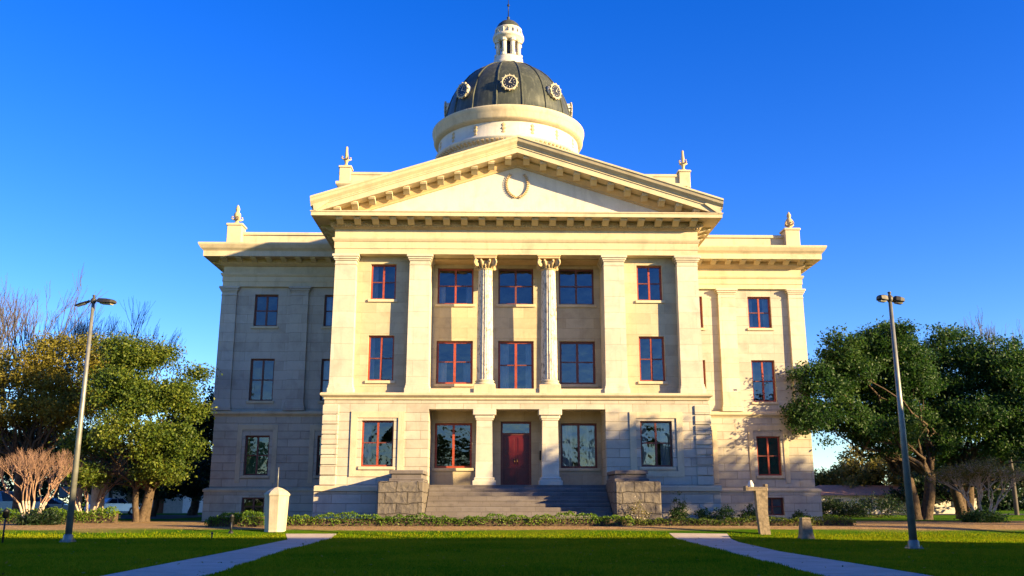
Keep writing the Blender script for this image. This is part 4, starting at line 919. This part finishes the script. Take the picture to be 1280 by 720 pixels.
# ================================================================ STREET THINGS
def lamp(label, x, y, h, heads, seed):
    z = ground_z(x, y) - .02; o = empty('street_lamp', (x, y, z), label, 'street lamp', 'street lamps on the lawn')
    m = MB(); m.tube([(0, 0, .12), (0, 0, h * .5), (0, 0, h)], [.135, .10, .065], 14, True, True); m.build('pole', M['galv'], o)
    m = MB(); m.bbox(-.24, .24, -.24, .24, 0, .1, .02); m.lathe([(.2, .1), (.18, .28), (.15, .34)], 0, 0, 14)
    for sx in (-1, 1):
        for sy in (-1, 1): m.tube([(sx * .18, sy * .18, .08), (sx * .18, sy * .18, .16)], .02, 6, True, True)
    m.build('base', M['galv'], o)
    for (dx, dy, L, up, wd, th) in heads:
        d_ = Vector((dx, dy, 0)).normalized(); t_ = Vector((-d_.y, d_.x, 0)); u_ = Vector((0, 0, 1)); c = Vector((0, 0, h - .08))
        a = MB(); a.tube([c, c + d_ * .28 + u_ * .05], .04, 8, True, True); arm = a.build('arm', M['galv'], o)
        p0 = c + d_ * (.22 if L > .6 else .13) + u_ * .03; e = (d_ + u_ * up).normalized(); nrm = e.cross(t_).normalized()
        if nrm.z < 0: nrm = -nrm
        hm = MB(); sec = [(0, .35, .5), (.12, .8, .95), (.5, 1, 1), (.88, .95, .8), (1, .6, .45)]; vs = []
        for (s_, ws, hs_) in sec:
            q = p0 + e * (s_ * L)
            for (a_, b_) in ((-1, -.35), (-.8, -.5), (.8, -.5), (1, -.35), (.85, .35), (.4, .55), (-.4, .55), (-.85, .35)): vs.append(q + t_ * (a_ * wd * ws) + nrm * (b_ * th * hs_))
        fs = [tuple(range(7, -1, -1)), tuple(range(32, 40))]
        for r_ in range(4):
            for k in range(8): j = (k + 1) % 8; fs.append((r_ * 8 + k, r_ * 8 + j, r_ * 8 + 8 + j, r_ * 8 + 8 + k))
        hm.add(vs, fs, False); hd_ = hm.build('lamp_head', M['lamphead'], o)
        ln = MB(); q0 = p0 + e * L * .25 - nrm * (th * .52); q1 = p0 + e * L * .85 - nrm * (th * .5)
        ln.add([q0 - t_ * wd * .6, q1 - t_ * wd * .55, q1 + t_ * wd * .55, q0 + t_ * wd * .6, q0 - t_ * wd * .5 - nrm * .04, q1 - t_ * wd * .45 - nrm * .04, q1 + t_ * wd * .45 - nrm * .04, q0 + t_ * wd * .5 - nrm * .04], [(4, 5, 6, 7), (0, 1, 5, 4), (1, 2, 6, 5), (2, 3, 7, 6), (3, 0, 4, 7)])
        ln.build('lens', M['lens'], hd_)
    m = MB(); m.lathe([(.09, h - .16), (.11, h - .1), (.11, h + .02), (.05, h + .08), (.045, h + .14), (.07, h + .16), (.06, h + .2)], 0, 0, 12); m.build('photocell', M['lamphead'], o)
    return o
p = at(88, 678, 38); q = at(116, 372, 38)
lamp('tall twin headed street lamp on the left lawn in front of the oaks', -17.85, 38, at(116, 374, 38).z, [(1, -.25, .85, -.12, .22, .2), (-1, .35, .75, -.2, .12, .08)], 1)
lamp('tall twin headed street lamp on the right lawn with bolted base', 13.75, 32.4, at(1107, 371, 32.4).z, [(1, .1, .38, -.18, .2, .21), (-1, -.3, .38, .02, .17, .21)], 2)

# stone pillar with pointed cap and rod
x, y = -11.05, 44.0; z = ground_z(x, y) - .03; o = empty('stone_pillar', (x, y, z), 'pale stone pillar with low pointed cap and thin rod before the left wing', 'pillar')
m = MB(); a8 = [(.5 * math.cos(math.pi / 8 + i * math.pi / 4), .5 * math.sin(math.pi / 8 + i * math.pi / 4)) for i in range(8)]
vs = []
for (s_, zz_) in ((1.02, 0), (.98, .1), (1.0, .2), (1.12, 1.62), (1.13, 1.64)): vs += [(a * s_, b * s_, zz_) for a, b in a8]
fs = [(r_ * 8 + k, r_ * 8 + (k + 1) % 8, r_ * 8 + 8 + (k + 1) % 8, r_ * 8 + 8 + k) for r_ in range(4) for k in range(8)] + [tuple(range(32, 40))]
m.add(vs, fs); m.build('shaft', M['monument'], o)
m = MB(); vs = []
for (s_, zz_) in ((1.2, 1.64), (1.2, 1.72), (.95, 1.84), (.45, 1.98), (.06, 2.04)): vs += [(a * s_, b * s_, zz_) for a, b in a8]
m.add(vs, fs + [tuple(range(7, -1, -1))]); m.build('cap', M['monument'], o)
m = MB(); m.tube([(0, 0, 2.0), (0, 0, 2.95)], [.03, .02], 6, True, True); m.build('rod', M['galv'], o)

# small dark bollard
x, y = -12.9, 43.3; o = empty('garden_light', (x, y, ground_z(x, y)), 'small black garden light standing left of the stone pillar', 'garden light')
m = MB(); m.tube([(0, 0, 0), (0, 0, .55)], .05, 8, True, True); m.lathe([(.12, 0), (.1, .08), (.05, .12)], 0, 0, 12); m.build('post', M['dark'], o)
m = MB(); m.lathe([(.06, .5), (.1, .55), (.1, .72), (.13, .74), (.03, .85)], 0, 0, 12); m.build('lamp_cap', M['dark'], o)
x, y = -7.9 - 9.0, 40.6; o = empty('sprinkler_head', (x + 4.0, y, 0), 'tiny dark sprinkler riser on the left lawn', 'sprinkler'); m = MB(); m.tube([(0, 0, 0), (0, 0, .24)], .03, 6, True, True); m.lathe([(.05, .24), (.05, .3), (.02, .33)], 0, 0, 8); m.build('riser', M['dark'], o)
# timber post with arm
x, y = 11.5, 43.0; z = ground_z(x, y) - .05; o = empty('timber_post', (x, y, z), 'weathered timber post with short cross arm before the right wing', 'post')
m = MB(); m.add([(-.22, -.2, 0), (.24, -.2, 0), (.24, .2, 0), (-.22, .2, 0), (-.30, -.19, 1.0), (.17, -.19, 1.0), (.17, .19, 1.0), (-.30, .19, 1.0), (-.33, -.18, 2.0), (.22, -.18, 2.0), (.22, .18, 2.0), (-.33, .18, 2.0)],
    [(0, 1, 5, 4), (1, 2, 6, 5), (2, 3, 7, 6), (3, 0, 4, 7), (4, 5, 9, 8), (5, 6, 10, 9), (6, 7, 11, 10), (7, 4, 8, 11), (8, 9, 10, 11)]); m.build('post', M['timber'], o)
m = MB(); m.bbox(-.82, .24, -.2, .2, 1.98, 2.15, .04); m.bbox(-.80, -.68, -.18, .18, 2.152, 2.2, .02); m.bbox(.10, .235, -.19, .19, 2.152, 2.28, .02); m.build('cross_arm', M['timber'], o)
m = MB(); m.lathe([(.13, 2.15), (.15, 2.25), (.1, 2.35), (.05, 2.45)], -.5, 0, 10); m.build('knob', M['white'], o)
x, y = 12.6, 40.5; z = -.03; o = empty('timber_bollard', (x, y, z), 'short flared timber bollard on the right lawn edge', 'bollard')
m = MB(); vs = []
for (a, zz_) in ((.30, 0), (.24, .25), (.19, .8), (.17, .9)): vs += [(-a * .9, -a, zz_), (a * 1.1, -a, zz_), (a, a, zz_), (-a, a, zz_)]
m.add(vs, [(r_ * 4 + k, r_ * 4 + (k + 1) % 4, r_ * 4 + 4 + (k + 1) % 4, r_ * 4 + 4 + k) for r_ in range(3) for k in range(4)] + [(12, 13, 14, 15)]); m.build('post', M['timber'], o)
m = MB(); m.bbox(-.2, .2, -.2, .2, .9, .96, .03); m.build('cap', M['timber'], o)

# low pale building at the right, behind the shrubs
pb = at(1070, 640, 100); o = empty('low_building', (pb.x + 1, 92, .35), 'long low pale building with brown tiled roof right of the courthouse', 'building')
m = MB(); m.box(-8, 8, 0, 8, 0, 1.9); m.build('wall', M['board'], o)
M['tile'] = simple('brown_roof_tiles', (.30, .16, .09), .8, 0, .35, 5, .2, .03)
m = MB(); vs = [(-8.6, -.6, 1.85), (8.6, -.6, 1.85), (8.6, 8.6, 1.85), (-8.6, 8.6, 1.85), (-6, 4, 2.9), (6, 4, 2.9)]; m.add(vs, [(0, 1, 5, 4), (1, 2, 5), (2, 3, 4, 5), (3, 0, 4), (3, 2, 1, 0)]); m.build('roof', M['tile'], o)
for i in range(5): m = MB(); m.box(-6.5 + i * 3, -5.3 + i * 3, -.03, .02, .7, 1.5); m.build('window', M['clockblack'], o)
# pale building seen between the left trunks
pb = at(158, 640, 96); o = empty('brick_house', (pb.x, 98, .4), 'sunlit tan house seen under the trees at the left', 'house')
m = MB(); m.box(-5, 5, 0, 7, 0, 2.8); m.build('wall', M['board'], o)
m = MB(); m.add([(-5.5, -.5, 2.78), (5.5, -.5, 2.78), (5.5, 7.5, 2.78), (-5.5, 7.5, 2.78), (-5.5, 3.5, 4.2), (5.5, 3.5, 4.2)], [(0, 1, 5, 4), (2, 3, 4, 5), (1, 2, 5), (3, 0, 4), (3, 2, 1, 0)]); m.build('roof', M['tile'], o)
m = MB(); m.box(-1, 1.3, -.04, .02, 1.0, 2.1); m.build('window', M['clockblack'], o)
m = MB(); m.box(2, 3, -.04, .02, 0, 2.1); m.build('door', M['door'], o)

# vehicles
def paint(name, col):
    k = NM(name); k.fin(col, None, .25, .3, .5); k.b.inputs['Coat Weight'].default_value = .8; return k.m
def car(label, x, y, rz, mat, van=False, cat='car'):
    z = ground_z(x, y) + .03; o = empty('parked_van' if van else 'parked_car', (x, y, z), label, cat, 'cars parked beyond the left lawn', rz)
    if van: low = [(-2.4, .35), (2.4, .35), (2.45, .9), (2.2, 1.15), (-2.45, 1.2), (-2.45, .5)]; cab = [(1.55, 1.13), (.95, 1.85), (-2.35, 1.9), (-2.45, 1.17)]
    else: low = [(-2.25, .35), (2.2, .33), (2.3, .6), (2.2, .82), (1.2, .98), (-1.6, 1.0), (-2.2, .95), (-2.3, .6)]; cab = [(1.15, .96), (.45, 1.42), (-.95, 1.45), (-1.75, .98)]
    def ext(m, prof, w0, w1=None):
        n = len(prof); zs_ = [p[1] for p in prof]; zmin, zmax = min(zs_), max(zs_); w1 = w1 or w0
        def wz(z_): return w0 + (w1 - w0) * (z_ - zmin) / (zmax - zmin)
        vs = [(a, -wz(b), b) for a, b in prof] + [(a, wz(b), b) for a, b in prof]; m.add(vs, [tuple(range(n)), tuple(range(2 * n - 1, n - 1, -1))] + [(i, n + i, n + (i + 1) % n, (i + 1) % n) for i in range(n)])
    m = MB(); ext(m, low, .88, .84); m.build('body', mat, o)
    m = MB(); ext(m, cab, .82, .66); cb_ = m.build('cabin', mat, o)
    zc0, zc1 = cab[0][1] + .06, max(c[1] for c in cab) - .08
    for sy in (-1, 1):
        g_ = MB(); xa, xb = cab[3][0] + .35, cab[0][0] - .3; xc, xd = cab[2][0] + .1, cab[1][0] - .02
        for (t0, t1) in ((0, .47), (.53, 1)):
            g_.quad(*[(u * (1 - t) + v * t, sy * wv, zv) for (u, v, wv, zv, t) in ((xa, xb, .825, zc0, t0), (xa, xb, .825, zc0, t1), (xc, xd, .70, zc1, t1), (xc, xd, .70, zc1, t0))])
        g_.build('side_window', M['clockblack'], cb_)
    g_ = MB(); g_.quad((cab[0][0] - .02, -.7, zc0), (cab[0][0] - .02, .7, zc0), (cab[1][0] + .03, .58, zc1), (cab[1][0] + .03, -.58, zc1)); g_.build('windscreen', M['clockblack'], cb_)
    for sx in (-1.45, 1.4):
        for sy in (-1, 1):
            wh = MB(); wh.tube([(sx, sy * .70, .33), (sx, sy * .9, .33)], .33, 20, False, True); wo = wh.build('wheel', M['black_plastic'], o)
            wh = MB(); wh.tube([(sx, sy * .895, .33), (sx, sy * .915, .33)], .2, 14, False, True); wh.build('rim', M['hub'], wo)
    for sy in (-1, 1):
        h_ = MB(); h_.box(2.2, 2.29, sy * .65 - .15, sy * .65 + .15, .62, .76); h_.build('headlight', M['lens'], o)
        h_ = MB(); h_.box(-2.32, -2.2, sy * .68 - .12, sy * .68 + .12, .68, .85); h_.build('tail_light', M['redlamp'], o)
    return o
p = at(14, 640, 68); car('silver blue parked pickup sized van at the left edge behind the crepe myrtle', p.x, 68, .08, paint('silver_blue_paint', (.10, .17, .22)), True, 'van')
p = at(66, 640, 70); car('dark navy parked car between the two crepe myrtles', p.x, 69, .15, paint('navy_paint', (.012, .02, .04)))
p = at(152, 640, 84); car('white parked car seen under the trees near the tan house', p.x, 82, 1.2, paint('white_paint', (.7, .7, .72)))
# blue parking sign
p = at(77, 640, 64); o = empty('street_sign', (p.x, 64, .4), 'blue square sign on a thin post among the parked cars', 'sign')
m = MB(); m.tube([(0, 0, 0), (0, 0, 2.2)], .03, 6, True, True); m.build('post', M['galv'], o)
M['blue'] = simple('blue_sign_paint', (.02, .12, .22), .4); m = MB(); m.bbox(-.3, .3, -.05, -.03, 1.5, 2.2, .005); m.build('sign_plate', M['blue'], o)
# picket sign post near left
p = at(3, 678, 37); o = empty('garden_light', (p.x, 37, 0), 'slim black garden light at the lower left edge of the lawn', 'garden light')
m = MB(); m.tube([(0, 0, 0), (0, 0, 1.0)], .035, 8, True, True); m.build('post', M['dark'], o); m = MB(); m.lathe([(.04, .95), (.11, 1.0), (.11, 1.2), (.16, 1.22), (.03, 1.34)], 0, 0, 12); m.build('lamp_cap', M['dark'], o)

# ================================================================ what stands outside the frame and shades the lawn
M['brick'] = simple('red_brick_facade', (.30, .14, .09), .9, 0, .25, 4)
def shop(label, x0, x1, y0, y1, h):
    o = empty('brick_building', ((x0 + x1) / 2, (y0 + y1) / 2, 0), label, 'building', 'buildings across the street'); hx_, hy_ = (x1 - x0) / 2, (y1 - y0) / 2
    m = MB(); m.box(-hx_, hx_, -hy_, hy_, 0, h); m.build('wall', M['brick'], o)
    m = MB(); m.bbox(-hx_ - .2, hx_ + .2, -hy_ - .2, hy_ + .2, h, h + .4, .05); m.build('parapet', M['trim'], o)
    for zf in (1.2, 4.8, 8.2):
        if zf + 2 > h: continue
        for i in range(int(hx_ * 2 / 3.2)):
            for sy in (-1, 1):
                xx_ = -hx_ + 1 + i * 3.2; w2 = MB(); ya, yb = sorted((sy * hy_, sy * (hy_ + .05))); w2.box(xx_, xx_ + 1.3, ya + .001, yb, zf, zf + 2); w2.build('window', M['clockblack'], o)
    return o
shop('red brick commercial building standing right of the lawn', 25, 60, -2, 16.3, 12.9)
for i, (x, y, h, r) in enumerate([(36, 37, 14.0, 4.5), (47, 39.5, 15.0, 5), (60, 41, 16, 5.5)]):
    leafy_tree('street_oak', ['street oak standing outside the frame at right, nearest the lawn', 'street oak standing outside the frame at right, middle one', 'street oak standing outside the frame at right, farthest out'][i], (x, y, 0.1),
        [(x, y, h - r * .75, r, r, r * .75), (x - r * .5, y + 1, h - r * 1.1, r * .8, r * .8, r * .6)], 170, 50, .22, 'leaf_dark', 200 + i, .35, .4, group='street oaks shading the lawn', gap=.14, spread=.55, limbs=14)
for i, (x, y, h) in enumerate([(-22, -30, 10), (-8, -34, 12), (7, -31, 10), (21, -34, 12), (-38, -29, 11)]):
    leafy_tree('street_oak', 'street oak behind the viewpoint mirrored in the windows, ' + ['left one', 'left of centre', 'right of centre', 'right one', 'farthest left'][i], (x, y, 0),
        [(x, y, h - 3, 5.2, 4, 3)], 120, 40, .3, 'leaf_dark', 220 + i, .35, .4, group='street oaks behind the viewpoint', gap=.05, spread=.6, limbs=10)

treeline('dark row of trees added far behind the viewpoint to hide low sky mirrored in the windows', -90, 90, -62, 8.5, 5)  # unseen trees added so the panes mirror foliage instead of bright horizon

rs = np.random.RandomState(8); n = 520; yy = 20 + rs.rand(n) * 26; xx = (rs.rand(n) * 2 - 1) * (yy * .62)
P = np.stack([xx, yy, np.array([ground_z(0, q) for q in yy]) + .045 + .03 * rs.rand(n)], 1); a = rs.rand(n) * 6.28; k_s = (.028 + .03 * rs.rand(n))[:, None]
U = np.stack([np.cos(a), np.sin(a), rs.randn(n) * .3], 1) * k_s; V = np.stack([-np.sin(a), np.cos(a), rs.randn(n) * .3], 1) * k_s
tag(quads('fallen_leaves', P, U, V, 'leaf_brown'), 'scattered dry leaves lying on the lawn and paths', 'leaves', kind='stuff')
